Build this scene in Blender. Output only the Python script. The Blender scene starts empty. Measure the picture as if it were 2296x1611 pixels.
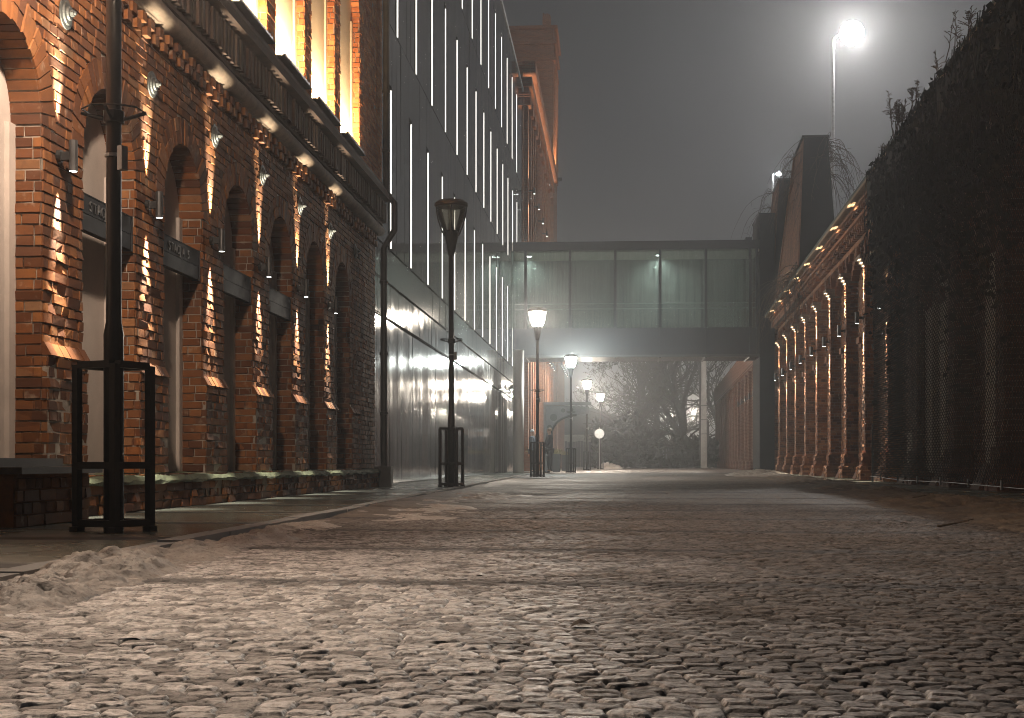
import bpy, math, random
import numpy as np
from math import sin, cos, pi, radians as RAD
from mathutils import Vector, Matrix

rng = np.random.default_rng(11)
random.seed(11)
S = bpy.context.scene
COL = S.collection
HC, FPX, YAW, HZ, CX = 0.40, 3189.0, 0.071, 1038.0, 1148.0


def ray(px):
    d = (px - CX) / FPX
    return -sin(YAW) + d * cos(YAW), cos(YAW) + d * sin(YAW)


def P(px, py, t):
    """photo position (2296 px wide) at depth t -> world point"""
    a, b = ray(px)
    return Vector((a * t, b * t, HC + (HZ - py) / FPX * t))


# ------------------------------------------------------------------ objects
def tag(o, label=None, cat=None, group=None, kind=None):
    if label: o['label'] = label
    if cat: o['category'] = cat
    if group: o['group'] = group
    if kind: o['kind'] = kind
    return o


def empty(name, loc=(0, 0, 0), rz=0.0, label=None, cat=None, group=None):
    o = bpy.data.objects.new(name, None)
    o.empty_display_size = 0.2
    o.location = loc
    o.rotation_euler = (0, 0, rz)
    COL.objects.link(o)
    return tag(o, label, cat, group)


def copy_thing(src, loc, rz=None, label=None, lights=True):
    r = src.copy(); COL.objects.link(r); r.location = loc
    if rz is not None: r.rotation_euler = (0, 0, rz)
    if label: r['label'] = label
    for ch in list(src.children):
        if ch.type == 'LIGHT' and lights is not True and not (lights and ch.name.startswith(lights)): continue
        c = ch.copy(); COL.objects.link(c); c.parent = r
        for g in list(ch.children):
            d = g.copy(); COL.objects.link(d); d.parent = c
    return r


class MB:
    """collects shapes and links them as ONE mesh object"""
    def __init__(s):
        s.V, s.F, s.n = [], [], 0

    def add(s, verts, faces):
        v = np.asarray(verts, dtype=np.float64).reshape(-1, 3)
        s.V.append(v)
        for f in faces:
            s.F.append((np.asarray(f, dtype=np.int64).reshape(1, -1) + s.n))
        s.n += len(v)

    def addq(s, verts, quads):
        v = np.asarray(verts, dtype=np.float64).reshape(-1, 3)
        s.V.append(v)
        s.F.append(np.asarray(quads, dtype=np.int64) + s.n)
        s.n += len(v)

    def box(s, x0, x1, y0, y1, z0, z1):
        v = [(x0, y0, z0), (x1, y0, z0), (x1, y1, z0), (x0, y1, z0), (x0, y0, z1), (x1, y0, z1), (x1, y1, z1), (x0, y1, z1)]
        s.addq(v, [(0, 3, 2, 1), (4, 5, 6, 7), (0, 1, 5, 4), (1, 2, 6, 5), (2, 3, 7, 6), (3, 0, 4, 7)])
        return s

    def hexa(s, v8):
        s.addq(v8, [(0, 3, 2, 1), (4, 5, 6, 7), (0, 1, 5, 4), (1, 2, 6, 5), (2, 3, 7, 6), (3, 0, 4, 7)])
        return s

    def quad(s, a, b, c, d):
        s.addq([a, b, c, d], [(0, 1, 2, 3)]); return s

    def tube(s, pts, rad, n=8, cap=True):
        pts = [Vector(p) for p in pts]
        if not hasattr(rad, '__len__'): rad = [rad] * len(pts)
        vs, fs = [], []
        prev = None
        for i, p in enumerate(pts):
            t = (pts[min(i + 1, len(pts) - 1)] - pts[max(i - 1, 0)])
            if t.length < 1e-9: t = Vector((0, 0, 1))
            t.normalize()
            if prev is None:
                ref = Vector((0, 0, 1)) if abs(t.z) < .9 else Vector((1, 0, 0))
                u = t.cross(ref).normalized()
            else:
                u = (prev - t * prev.dot(t))
                u = u.normalized() if u.length > 1e-6 else t.orthogonal().normalized()
            prev = u
            w = t.cross(u)
            for k in range(n):
                a = 2 * pi * k / n
                vs.append(p + (u * cos(a) + w * sin(a)) * rad[i])
        for i in range(len(pts) - 1):
            for k in range(n):
                fs.append((i * n + k, i * n + (k + 1) % n, (i + 1) * n + (k + 1) % n, (i + 1) * n + k))
        if cap:
            fs.append(tuple(range(n))[::-1]); m = (len(pts) - 1) * n
            fs.append(tuple(range(m, m + n)))
        q = [f for f in fs if len(f) == 4]; o = [f for f in fs if len(f) != 4]
        v = np.array([tuple(x) for x in vs]); base = s.n
        s.V.append(v); s.n += len(v)
        if q: s.F.append(np.array(q) + base)
        for f in o: s.F.append(np.array(f).reshape(1, -1) + base)
        return s

    def lathe(s, prof, n=20, c=(0, 0, 0)):
        vs, q = [], []
        for r, z in prof:
            for k in range(n):
                a = 2 * pi * k / n
                vs.append((c[0] + r * cos(a), c[1] + r * sin(a), c[2] + z))
        for i in range(len(prof) - 1):
            for k in range(n):
                q.append((i * n + k, i * n + (k + 1) % n, (i + 1) * n + (k + 1) % n, (i + 1) * n + k))
        s.addq(vs, q); return s

    def prism(s, poly, axis, a0, a1):
        """poly: 2D points; axis 0: (y,z) along x; 1: (x,z) along y; 2: (x,y) along z"""
        def m(p, a): return (a, p[0], p[1]) if axis == 0 else ((p[0], a, p[1]) if axis == 1 else (p[0], p[1], a))
        n = len(poly)
        v = [m(p, a0) for p in poly] + [m(p, a1) for p in poly]
        f = [tuple(range(n))[::-1], tuple(range(n, 2 * n))] + [(i, (i + 1) % n, n + (i + 1) % n, n + i) for i in range(n)]
        s.add(v, f); return s

    def xf(s, fn):
        s.V = [np.asarray(fn(v)) for v in s.V]; return s

    def mesh(s, name, smooth=False):
        me = bpy.data.meshes.new(name)
        V = np.concatenate(s.V) if s.V else np.zeros((0, 3))
        groups = {}
        for f in s.F: groups.setdefault(f.shape[1], []).append(f)
        loops, starts, tot = [], [], 0
        for k, L in groups.items():
            A = np.concatenate(L); loops.append(A.ravel())
            starts.append(tot + np.arange(len(A)) * k); tot += A.size
        me.vertices.add(len(V)); me.vertices.foreach_set('co', V.ravel().astype(np.float32))
        if tot:
            L = np.concatenate(loops); st = np.concatenate(starts)
            me.loops.add(tot); me.loops.foreach_set('vertex_index', L.astype(np.int32))
            me.polygons.add(len(st)); me.polygons.foreach_set('loop_start', st.astype(np.int32))
            me.polygons.foreach_set('use_smooth', np.full(len(st), bool(smooth)))
        me.update(calc_edges=True); me.validate()
        return me

    def build(s, name, mat, parent=None, smooth=False, loc=None):
        me = s.mesh(name, smooth)
        if mat: me.materials.append(mat)
        o = bpy.data.objects.new(name, me); COL.objects.link(o)
        if parent: o.parent = parent
        if loc is not None: o.location = loc
        return o


# ------------------------------------------------------------------ noise
_tab = rng.random((256, 256))


def vnoise(x, y):
    xi = np.floor(x).astype(int); yi = np.floor(y).astype(int)
    fx = x - xi; fy = y - yi
    fx = fx * fx * (3 - 2 * fx); fy = fy * fy * (3 - 2 * fy)
    g = lambda a, b: _tab[a & 255, b & 255]
    return (g(xi, yi) * (1 - fx) + g(xi + 1, yi) * fx) * (1 - fy) + (g(xi, yi + 1) * (1 - fx) + g(xi + 1, yi + 1) * fx) * fy


def fbm(x, y, o=4):
    t = 0; a = .5
    for i in range(o):
        t = t + a * vnoise(x + 17.3 * i, y + 9.1 * i); x = x * 2.03; y = y * 2.03; a *= .5
    return t / (1 - .5 ** o)


def sstep(a, b, x):
    t = np.clip((x - a) / (b - a), 0, 1); return t * t * (3 - 2 * t)


# ------------------------------------------------------------------ materials
class NT:
    def __init__(s, name):
        s.m = bpy.data.materials.new(name); s.m.use_nodes = True
        s.t = s.m.node_tree; s.n = s.t.nodes; s.l = s.t.links
        s.b = s.n.get('Principled BSDF'); s.out = s.n.get('Material Output')

    def node(s, typ, **kw):
        n = s.n.new(typ)
        for k, v in kw.items():
            if k.startswith('i_'):
                key = k[2:]; key = int(key) if key.isdigit() else key.replace('_', ' ')
                n.inputs[key].default_value = v
            else: setattr(n, k, v)
        return n

    def link(s, a, b): s.l.new(a, b)

    def coord(s, kind='Object', scale=(1, 1, 1)):
        c = s.node('ShaderNodeTexCoord'); mp = s.node('ShaderNodeMapping')
        mp.inputs['Scale'].default_value = scale
        s.link(c.outputs[kind], mp.inputs['Vector']); return mp.outputs['Vector']

    def noise(s, vec, scale, detail=4, rough=.55):
        n = s.node('ShaderNodeTexNoise'); n.inputs['Scale'].default_value = scale
        n.inputs['Detail'].default_value = detail; n.inputs['Roughness'].default_value = rough
        if vec is not None: s.link(vec, n.inputs['Vector'])
        return n.outputs['Fac']

    def ramp(s, fac, stops):
        r = s.node('ShaderNodeValToRGB'); e = r.color_ramp.elements
        while len(e) < len(stops): e.new(.5)
        for i, (p, c) in enumerate(stops):
            e[i].position = p; e[i].color = (*c, 1) if len(c) == 3 else c
        s.link(fac, r.inputs['Fac']); return r.outputs['Color']

    def mix(s, fac, a, b, mode='MIX'):
        m = s.node('ShaderNodeMix'); m.data_type = 'RGBA'; m.blend_type = mode
        for v, i in ((fac, 0), (a, 6), (b, 7)):
            if isinstance(v, (int, float)): m.inputs[i].default_value = v
            elif isinstance(v, tuple): m.inputs[i].default_value = (*v, 1) if len(v) == 3 else v
            else: s.link(v, m.inputs[i])
        return m.outputs[2]

    def math(s, op, a, b=None):
        m = s.node('ShaderNodeMath'); m.operation = op
        for v, i in ((a, 0), (b, 1)):
            if v is None: continue
            if isinstance(v, (int, float)): m.inputs[i].default_value = v
            else: s.link(v, m.inputs[i])
        return m.outputs[0]

    def bump(s, h, strength=.3, dist=.01, normal=None):
        b = s.node('ShaderNodeBump'); b.inputs['Strength'].default_value = strength; b.inputs['Distance'].default_value = dist
        s.link(h, b.inputs['Height'])
        if normal is not None: s.link(normal, b.inputs['Normal'])
        return b.outputs['Normal']

    def attr(s, name):
        a = s.node('ShaderNodeAttribute'); a.attribute_name = name; return a.outputs['Fac']

    def set(s, **kw):
        for k, v in kw.items():
            key = k.replace('_', ' ')
            if isinstance(v, (int, float)): s.b.inputs[key].default_value = v
            elif isinstance(v, tuple): s.b.inputs[key].default_value = (*v, 1) if len(v) == 3 else v
            else: s.link(v, s.b.inputs[key])
        return s


def simple(name, base, rough=.6, metal=0.0, var=.25, scale=6, bump=.15, bscale=60, bdist=.004, stretch=(1, 1, 1)):
    t = NT(name); v = t.coord('Object', stretch)
    n = t.noise(v, scale, 5)
    lo = tuple(c * (1 - var) for c in base); hi = tuple(min(1, c * (1 + var)) for c in base)
    c = t.ramp(n, [(.3, lo), (.7, hi)])
    r = t.ramp(n, [(.3, (max(0, rough - .1),) * 3), (.7, (min(1, rough + .1),) * 3)])
    t.set(Base_Color=c, Roughness=r, Metallic=metal)
    if bump: t.set(Normal=t.bump(t.noise(v, bscale, 4), bump, bdist))
    return t.m


def emis(name, colr, strength, sample=False):
    t = NT(name); t.m.cycles.emission_sampling = 'AUTO' if sample else 'NONE'; t.set(Base_Color=(.8, .8, .8), Emission_Color=colr, Emission_Strength=strength, Roughness=.5); return t.m


def diffuser(name, colr, strength):
    """glowing frosted lamp glass: lets the lamp inside shine through"""
    t = NT(name); t.n.remove(t.b); t.m.cycles.emission_sampling = 'NONE'
    e = t.node('ShaderNodeEmission'); e.inputs[0].default_value = (*colr, 1); e.inputs[1].default_value = strength
    tr = t.node('ShaderNodeBsdfTransparent'); tr.inputs[0].default_value = (.95, .95, .95, 1)
    a = t.node('ShaderNodeAddShader'); t.link(e.outputs[0], a.inputs[0]); t.link(tr.outputs[0], a.inputs[1]); t.link(a.outputs[0], t.out.inputs['Surface'])
    return t.m


def point(name, parent, loc, watts, colr, radius):
    l = bpy.data.lights.new(name, 'POINT'); l.energy = watts; l.color = colr; l.shadow_soft_size = radius
    o = bpy.data.objects.new(name, l); COL.objects.link(o); o.parent = parent; o.location = loc
    return o


def brick_island(name, stops, dirt=.5, rough=.85):
    """brick material for modelled bricks: colour per brick, soot and wear in patches"""
    t = NT(name); v = t.coord('Object')
    g = t.node('ShaderNodeNewGeometry')
    c = t.ramp(g.outputs['Random Per Island'], stops)
    n1 = t.noise(v, 1.3, 4); n2 = t.noise(v, 24, 4, .65); n3 = t.noise(v, 9, 3)
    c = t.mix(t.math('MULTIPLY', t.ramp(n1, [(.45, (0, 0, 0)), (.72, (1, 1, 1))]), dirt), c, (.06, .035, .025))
    c = t.mix(t.ramp(n2, [(.5, (0, 0, 0)), (.8, (.7, .7, .7))]), c, (.10, .05, .03))
    c = t.mix(t.ramp(n3, [(.62, (0, 0, 0)), (.75, (.45, .45, .45))]), c, (.45, .36, .27))
    nm = t.bump(n2, .5, .007)
    nm = t.bump(t.noise(v, 90, 3), .3, .002, nm)
    t.set(Base_Color=c, Roughness=rough, Normal=nm, Specular_IOR_Level=.3)
    return t.m


def brick_tex(name, c1, c2, mortar, bump=.6, dirt=.35):
    """brick pattern on plain faces: picks the plane from the face normal"""
    t = NT(name)
    tc = t.node('ShaderNodeTexCoord'); sp = t.node('ShaderNodeSeparateXYZ'); t.link(tc.outputs['Object'], sp.inputs[0])
    gn = t.node('ShaderNodeSeparateXYZ'); t.link(tc.outputs['Normal'], gn.inputs[0])
    ax = t.math('GREATER_THAN', t.math('ABSOLUTE', gn.outputs[0]), .6)
    mx = t.node('ShaderNodeMix'); mx.data_type = 'FLOAT'
    t.link(ax, mx.inputs[0]); t.link(sp.outputs[0], mx.inputs[2]); t.link(sp.outputs[1], mx.inputs[3])
    cb = t.node('ShaderNodeCombineXYZ'); t.link(mx.outputs[0], cb.inputs[0]); t.link(sp.outputs[2], cb.inputs[1])
    br = t.node('ShaderNodeTexBrick'); t.link(cb.outputs[0], br.inputs['Vector'])
    br.inputs['Scale'].default_value = 1; br.inputs['Brick Width'].default_value = .26; br.inputs['Row Height'].default_value = .077
    br.inputs['Mortar Size'].default_value = .007; br.inputs['Mortar Smooth'].default_value = .3
    br.inputs['Color1'].default_value = (*c1, 1); br.inputs['Color2'].default_value = (*c2, 1); br.inputs['Mortar'].default_value = (*mortar, 1)
    v = tc.outputs['Object']
    n1 = t.noise(v, .9, 5); n2 = t.noise(v, 14, 4)
    c = t.mix(t.math('MULTIPLY', t.ramp(n1, [(.4, (0, 0, 0)), (.7, (1, 1, 1))]), dirt), br.outputs['Color'], (.05, .03, .02))
    c = t.mix(t.ramp(n2, [(.5, (0, 0, 0)), (.8, (.6, .6, .6))]), c, (.12, .055, .03))
    inv = t.math('SUBTRACT', 1.0, br.outputs['Fac'])
    h = t.math('ADD', inv, t.math('MULTIPLY', n2, .5))
    t.set(Base_Color=c, Roughness=.9, Normal=t.bump(h, bump, .012), Specular_IOR_Level=.25)
    return t.m


ORANGE = [(0, (.085, .029, .012)), (.2, (.13, .044, .015)), (.45, (.19, .065, .019)), (.7, (.235, .085, .024)), (.9, (.30, .118, .036)), (1, (.24, .125, .062))]
M = {}
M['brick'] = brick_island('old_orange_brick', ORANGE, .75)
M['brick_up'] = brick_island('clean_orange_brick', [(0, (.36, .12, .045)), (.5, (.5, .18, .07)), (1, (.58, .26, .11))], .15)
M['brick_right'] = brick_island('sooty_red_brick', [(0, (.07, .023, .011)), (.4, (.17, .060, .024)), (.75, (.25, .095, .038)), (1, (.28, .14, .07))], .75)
M['brick_soot'] = brick_island('soot_black_brick', [(0, (.030, .010, .007)), (.5, (.06, .020, .011)), (1, (.10, .032, .016))], .8)  # shaded copy of the red brick, for the dark netted end
M['mortar'] = simple('lime_mortar', (.30, .26, .22), .95, var=.35, scale=9, bump=.6, bscale=70, bdist=.01)
M['mortar_dark'] = simple('sooty_mortar', (.16, .12, .095), .95, var=.4, scale=5, bump=.6, bscale=50, bdist=.01)
M['brick_far'] = brick_tex('far_mill_brick', (.22, .080, .033), (.14, .048, .02), (.18, .145, .115), .5, .3)
M['brick_slab'] = brick_tex('weathered_gable_brick', (.26, .10, .05), (.16, .06, .035), (.16, .12, .09), .6, .6)
M['concrete_infill'] = simple('pale_concrete', (.50, .44, .40), .85, var=.14, scale=2.2, bump=.35, bscale=35, bdist=.006)
M['plaster'] = simple('cream_plaster', (.66, .60, .52), .85, var=.08, scale=2, bump=.25, bscale=40, bdist=.004)
M['cornice'] = simple('sooty_cornice', (.075, .045, .032), .9, var=.4, scale=5, bump=.5, bscale=45, bdist=.008)
M['moulding'] = simple('worn_plaster_moulding', (.17, .12, .085), .85, var=.35, scale=7, bump=.5, bscale=45, bdist=.01)
M['black'] = simple('black_paint', (.018, .018, .019), .42, var=.3, scale=14, bump=.08, bscale=120, bdist=.002)
M['graphite'] = simple('graphite_paint', (.05, .05, .052), .45, .3, var=.2, scale=12, bump=.05)
M['steel'] = simple('galvanised_steel', (.42, .43, .44), .4, .8, var=.25, scale=9, bump=.1)
M['dark_steel'] = simple('dark_blue_steel', (.013, .017, .022), .5, .0, var=.25, scale=4, bump=.05)
M['moss'] = simple('mossy_stone', (.09, .10, .055), .95, var=.5, scale=8, bump=.7, bscale=40, bdist=.015)
M['zinc'] = simple('dull_zinc', (.06, .058, .056), .5, .5, var=.3, scale=6, bump=.1)
M['lens'] = emis('sconce_lens', (.93, 1, .97), 14)
M['led'] = emis('facade_led', (1, .96, .88), 1.9)
M['led_dim'] = emis('facade_led_dim', (1, .88, .58), .5)
M['lamp_warm'] = diffuser('street_lamp_diffuser', (1, .92, .84), 30)
M['lamp_cold'] = diffuser('street_lamp_diffuser_cold', (.94, 1, .99), 30)
M['lamp_first'] = diffuser('street_lamp_diffuser_first', (1, .8, .66), 8)
M['mast'] = diffuser('mast_lamp_glow', (1, .96, .90), 30)
M['far_lamp'] = diffuser('far_lamp_glow', (1, .86, .66), 8)
M['bark'] = simple('wet_bark', (.045, .04, .036), .95, var=.4, scale=7, bump=.6, bscale=30, bdist=.02)
M['leaf'] = simple('dull_leaf', (.05, .055, .035), .8, var=.4, scale=5, bump=0)
M['dry'] = simple('dry_stem', (.07, .05, .035), .9, var=.4, scale=8, bump=0)
M['ivy'] = simple('dead_ivy', (.010, .009, .007), .95, var=.5, scale=4, bump=0)
M['timber'] = simple('roof_boards', (.22, .15, .09), .85, var=.35, scale=5, bump=.4, bscale=20, bdist=.01, stretch=(1, 9, 1))
M['roofing'] = simple('roofing_felt', (.05, .065, .055), .85, var=.3, scale=3, bump=.3)
M['concrete'] = simple('grey_concrete', (.30, .29, .28), .8, var=.18, scale=3, bump=.3, bscale=40)
M['pale_metal'] = simple('pale_brushed_metal', (.45, .42, .40), .5, .15, var=.12, scale=4, bump=.05, stretch=(1, 1, .1))
M['tar'] = simple('tarred_render', (.016, .015, .015), .9, var=.4, scale=3, bump=.3)  # near black, paints shade on the gable piers' near faces
M['plate'] = simple('painted_grey_plate', (.13, .135, .14), .6, .0, var=.2, scale=5, bump=.1)

# lantern glass
t = NT('lantern_glass')
tr = t.node('ShaderNodeBsdfTransparent'); tr.inputs[0].default_value = (.93, .92, .86, 1)
gl = t.node('ShaderNodeBsdfGlossy'); gl.inputs['Roughness'].default_value = .12
fr = t.node('ShaderNodeFresnel'); fr.inputs[0].default_value = 1.5
df = t.node('ShaderNodeBsdfTranslucent'); df.inputs[0].default_value = (.8, .78, .68, 1)
m1 = t.node('ShaderNodeMixShader'); m1.inputs[0].default_value = .22
t.link(tr.outputs[0], m1.inputs[1]); t.link(df.outputs[0], m1.inputs[2])
m2 = t.node('ShaderNodeMixShader'); t.link(fr.outputs[0], m2.inputs[0]); t.link(m1.outputs[0], m2.inputs[1]); t.link(gl.outputs[0], m2.inputs[2])
t.link(m2.outputs[0], t.out.inputs['Surface']); M['lantern_glass'] = t.m

# bridge glass: clear, reflecting, with streaks of condensation
t = NT('misted_bridge_glass')
v = t.coord('Object', (22, 22, .30)); st = t.noise(v, 1.0, 5, .7)
v2 = t.coord('Object', (.8, .8, .8)); bl = t.noise(v2, 1.1, 3)
tr = t.node('ShaderNodeBsdfTransparent'); tr.inputs[0].default_value = (.62, .68, .66, 1)
df = t.node('ShaderNodeBsdfTranslucent'); df.inputs[0].default_value = (.55, .62, .58, 1)
d2 = t.node('ShaderNodeBsdfDiffuse'); d2.inputs[0].default_value = (.30, .36, .35, 1)
ad = t.node('ShaderNodeMixShader'); ad.inputs[0].default_value = .35; t.link(df.outputs[0], ad.inputs[1]); t.link(d2.outputs[0], ad.inputs[2])
gl = t.node('ShaderNodeBsdfGlossy'); gl.inputs['Roughness'].default_value = .03
wv = t.noise(t.coord('Object', (1.6, 1.6, .55)), 1.0, 2); nb = t.bump(wv, .25, .05); t.link(nb, gl.inputs['Normal'])
fr = t.node('ShaderNodeFresnel'); fr.inputs[0].default_value = 1.7
m1 = t.node('ShaderNodeMixShader')
mist = t.math('MULTIPLY', t.ramp(st, [(.34, (.04, .04, .04)), (.72, (.42, .42, .42))]), t.ramp(bl, [(.3, (.55, .55, .55)), (.7, (1, 1, 1))]))
t.link(mist, m1.inputs[0]); t.link(tr.outputs[0], m1.inputs[1]); t.link(ad.outputs[0], m1.inputs[2])
m2 = t.node('ShaderNodeMixShader'); t.link(fr.outputs[0], m2.inputs[0]); t.link(m1.outputs[0], m2.inputs[1]); t.link(gl.outputs[0], m2.inputs[2])
t.link(m2.outputs[0], t.out.inputs['Surface']); M['bridge_glass'] = t.m

# office cladding: matt grey glass above, polished steel sheets below
t = NT('grey_glass_cladding'); v = t.coord('Object', (1, 1, .25))
t.set(Base_Color=t.ramp(t.noise(v, .8, 3), [(.3, (.040, .043, .045)), (.7, (.062, .065, .066))]), Roughness=.06, Specular_IOR_Level=.8,
      Normal=t.bump(t.noise(v, 1.0, 2), .05, .05)); M['clad'] = t.m
t = NT('polished_steel_sheet'); v = t.coord('Object', (1, 1, .22))
w1 = t.noise(v, 1.1, 2, .5)
t.set(Base_Color=t.ramp(t.noise(t.coord('Object', (1, 1, .5)), 2.2, 4), [(.3, (.085, .087, .092)), (.7, (.14, .14, .143))]), Metallic=.92,
      Roughness=t.ramp(t.noise(t.coord('Object'), 1.4, 5), [(.35, (.06,) * 3), (.7, (.13,) * 3)]), Normal=t.bump(w1, .10, .05)); M['sheet'] = t.m
t = NT('dark_spandrel_glass'); v = t.coord('Object', (1, 1, .3))
t.set(Base_Color=(.03, .04, .045), Roughness=.10, Specular_IOR_Level=.9, Normal=t.bump(t.noise(v, 1.2, 2), .25, .04)); M['spandrel'] = t.m
t = NT('dark_window_glass'); t.set(Base_Color=(.012, .015, .018), Roughness=.08, Specular_IOR_Level=.8); M['darkglass'] = t.m

# ------------------------------------------------------------------ bricks
CH = .077


def minus(iv, cuts):
    out = [iv]
    for lo, hi in cuts:
        nx = []
        for a, b in out:
            if hi <= a or lo >= b: nx.append((a, b)); continue
            if lo > a: nx.append((a, lo))
            if hi < b: nx.append((hi, b))
        out = nx
    return out


def courses(a0, a1, z0, z1, cuts=None, gap=.0085):
    segs = []
    for k in range(int(math.floor(z0 / CH)), int(math.ceil(z1 / CH))):
        zb, zt = max(z0, k * CH), min(z1, (k + 1) * CH)
        if zt - zb < .03: continue
        L = .262 if k % 2 == 0 else .131
        x = math.floor(a0 / L) * L - (.065 if k % 4 in (1, 2) else 0) - random.random() * .02
        holes = cuts((zb + zt) / 2) if cuts else []
        while x < a1:
            l = L * random.uniform(.95, 1.05)
            lo, hi = max(x, a0), min(x + l, a1)
            if hi - lo > .02:
                for p, q in minus((lo, hi), holes):
                    if q - p > .035: segs.append((p + gap / 2, q - gap / 2, zb + gap / 2, zt - gap / 2))
            x += l
    return np.array(segs) if segs else np.zeros((0, 4))


def lay(mb, segs, mapf, dj=.0022, rough=.0018, inset=.0035, back=-.03, wear=None):
    """bricks as small tapered blocks: (a, d, z) -> mapf -> local xyz"""
    n = len(segs)
    if not n: return
    a0, a1, z0, z1 = segs.T
    d = rng.normal(0, dj, n)
    rg = np.full(n, rough)
    if wear is not None:
        w = wear((a0 + a1) / 2, (z0 + z1) / 2); d = d - w * np.abs(rng.normal(0, .005, n)); rg = rg + w * .0022
    V = np.zeros((n, 8, 3))
    e = np.minimum(inset, (z1 - z0) * .2)
    aa = [a0, a1, a1, a0, a0 + e, a1 - e, a1 - e, a0 + e]; zz = [z0, z0, z1, z1, z0 + e, z0 + e, z1 - e, z1 - e]
    for i in range(8):
        V[:, i, 0] = aa[i]; V[:, i, 2] = zz[i]; V[:, i, 1] = (np.maximum(back, d - .014)) if i < 4 else d
    J = rng.normal(0, 1, (n, 4, 3)) * rg[:, None, None]; J[:, :, 1] *= .35
    V[:, 4:, :] += J
    ta, tz = rng.normal(0, 1, n) * rg * .9, rng.normal(0, 1, n) * rg * .9
    V[:, 4:, 1] += ta[:, None] * np.array([-1, 1, 1, -1]) + tz[:, None] * np.array([-1, -1, 1, 1])
    # the edge behind the front: chamfer ring sits 6 mm back
    V = mapf(V.reshape(-1, 3))
    idx = np.arange(n)[:, None] * 8
    q = np.concatenate([idx + np.array(f) for f in ((4, 5, 6, 7), (0, 1, 5, 4), (1, 2, 6, 5), (2, 3, 7, 6), (3, 0, 4, 7))])
    mb.addq(V, q)


def facade(mbr, mmo, u0, u1, z0, z1, ops, depth, off, wear=None, ring=.24, rmb=None):
    """brick wall in local x=outwards, y=along, z with arched openings (uc, hw, zb, zs)"""
    rmb = rmb or mbr
    front = lambda V: np.stack([V[:, 1] + off, V[:, 0], V[:, 2]], 1)

    def cuts(z):
        c = []
        for uc, hw, zb, zs in ops:
            if zb <= z < zs: c.append((uc - hw, uc + hw))
            elif z >= zs and z < zs + hw + ring:
                h = math.sqrt((hw + ring) ** 2 - (z - zs) ** 2); c.append((uc - h, uc + h))
        return c
    lay(mbr, courses(u0, u1, z0, z1, cuts), front, wear=wear)
    xm = off - (.017 if wear is not None else .0065)
    last = u0
    for uc, hw, zb, zs in sorted(ops):
        mmo.quad((xm, last, z0), (xm, uc - hw, z0), (xm, uc - hw, z1), (xm, last, z1)); last = uc + hw
        if zb > z0 + .01: mmo.quad((xm, uc - hw, z0), (xm, uc + hw, z0), (xm, uc + hw, zb), (xm, uc - hw, zb))
        N = 18
        for i in range(N):
            a, b = pi - pi * i / N, pi - pi * (i + 1) / N
            p = (uc + hw * cos(a), zs + hw * sin(a)); q = (uc + hw * cos(b), zs + hw * sin(b))
            mmo.quad((xm, p[0], p[1]), (xm, q[0], q[1]), (xm, q[0], z1), (xm, p[0], z1))
            r2 = hw + .012
            p2 = (uc + r2 * cos(a), zs + r2 * sin(a)); q2 = (uc + r2 * cos(b), zs + r2 * sin(b))
            mmo.quad((xm, p2[0], p2[1]), (xm, q2[0], q2[1]), (xm - depth, q2[0], q2[1]), (xm - depth, p2[0], p2[1]))
        for sgn, ue in ((-1, uc + hw), (1, uc - hw)):       # reveals
            mmo.quad((xm, ue - sgn * .012, zb), (xm - depth, ue - sgn * .012, zb), (xm - depth, ue - sgn * .012, zs), (xm, ue - sgn * .012, zs))
            rv = lambda V, ue=ue, sgn=sgn: np.stack([V[:, 0] + off, ue + sgn * V[:, 1], V[:, 2]], 1)
            lay(rmb, courses(-depth, -.004, zb, zs), rv, back=-.011, dj=.003)
        nv = int(pi * (hw + .05) / .083)
        for i in range(nv):                                  # voussoirs
            a, b = pi * i / nv, pi * (i + 1) / nv
            parts = [(hw, hw + ring)] if random.random() < .55 else [(hw, hw + ring * .49), (hw + ring * .52, hw + ring)]
            for r0, r1 in parts:
                g0, g1 = .006 / r0, .006 / r1
                dd = off + random.gauss(0, .004)
                c = [(r0, a + g0), (r0, b - g0), (r1, b - g1), (r1, a + g1)]
                v8 = [(off - depth, uc + r * cos(x), zs + r * sin(x)) for r, x in c] + [(dd, uc + (r + random.gauss(0, .002)) * cos(x), zs + (r + random.gauss(0, .002)) * sin(x)) for r, x in c]
                mbr.hexa(v8)
    mmo.quad((xm, last, z0), (xm, u1, z0), (xm, u1, z1), (xm, last, z1))


def spot(name, parent, loc, rot, watts, colr, size, blend=.6, radius=.015):
    l = bpy.data.lights.new(name, 'SPOT'); l.energy = watts; l.color = colr
    l.spot_size = RAD(size); l.spot_blend = blend; l.shadow_soft_size = radius
    o = bpy.data.objects.new(name, l); COL.objects.link(o); o.parent = parent; o.location = loc; o.rotation_euler = rot
    return o


# ================================================================== left brick building
XL = -4.0
PC = [10.13 + 1.95 * k for k in range(-3, 7)]           # pier centres
OC = [11.105 + 1.95 * k for k in range(-4, 6)]          # arch centres
bld = empty('brick_factory', (XL, 5.0, 0), label='orange brick factory with arched recesses, lit piers and glowing upper windows', cat='factory building')
U = lambda y: y - 5.0
LEN = 18.75
mb, mm = MB(), MB()


def wear_low(a, z):
    return np.clip(1.1 - np.abs(z - 1.75) / .75, 0, 1) * (.5 + vnoise(a * 1.3 + 3, z * 2.1))


ops = [(U(c), .59, .30, 2.78) for c in OC if U(c) > .6]
facade(mb, mm, 0, LEN, .0, 4.26, ops, .27, 0.0, wear=wear_low)
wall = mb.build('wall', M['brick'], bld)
mm.build('wall_mortar', M['mortar'], bld)
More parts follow.
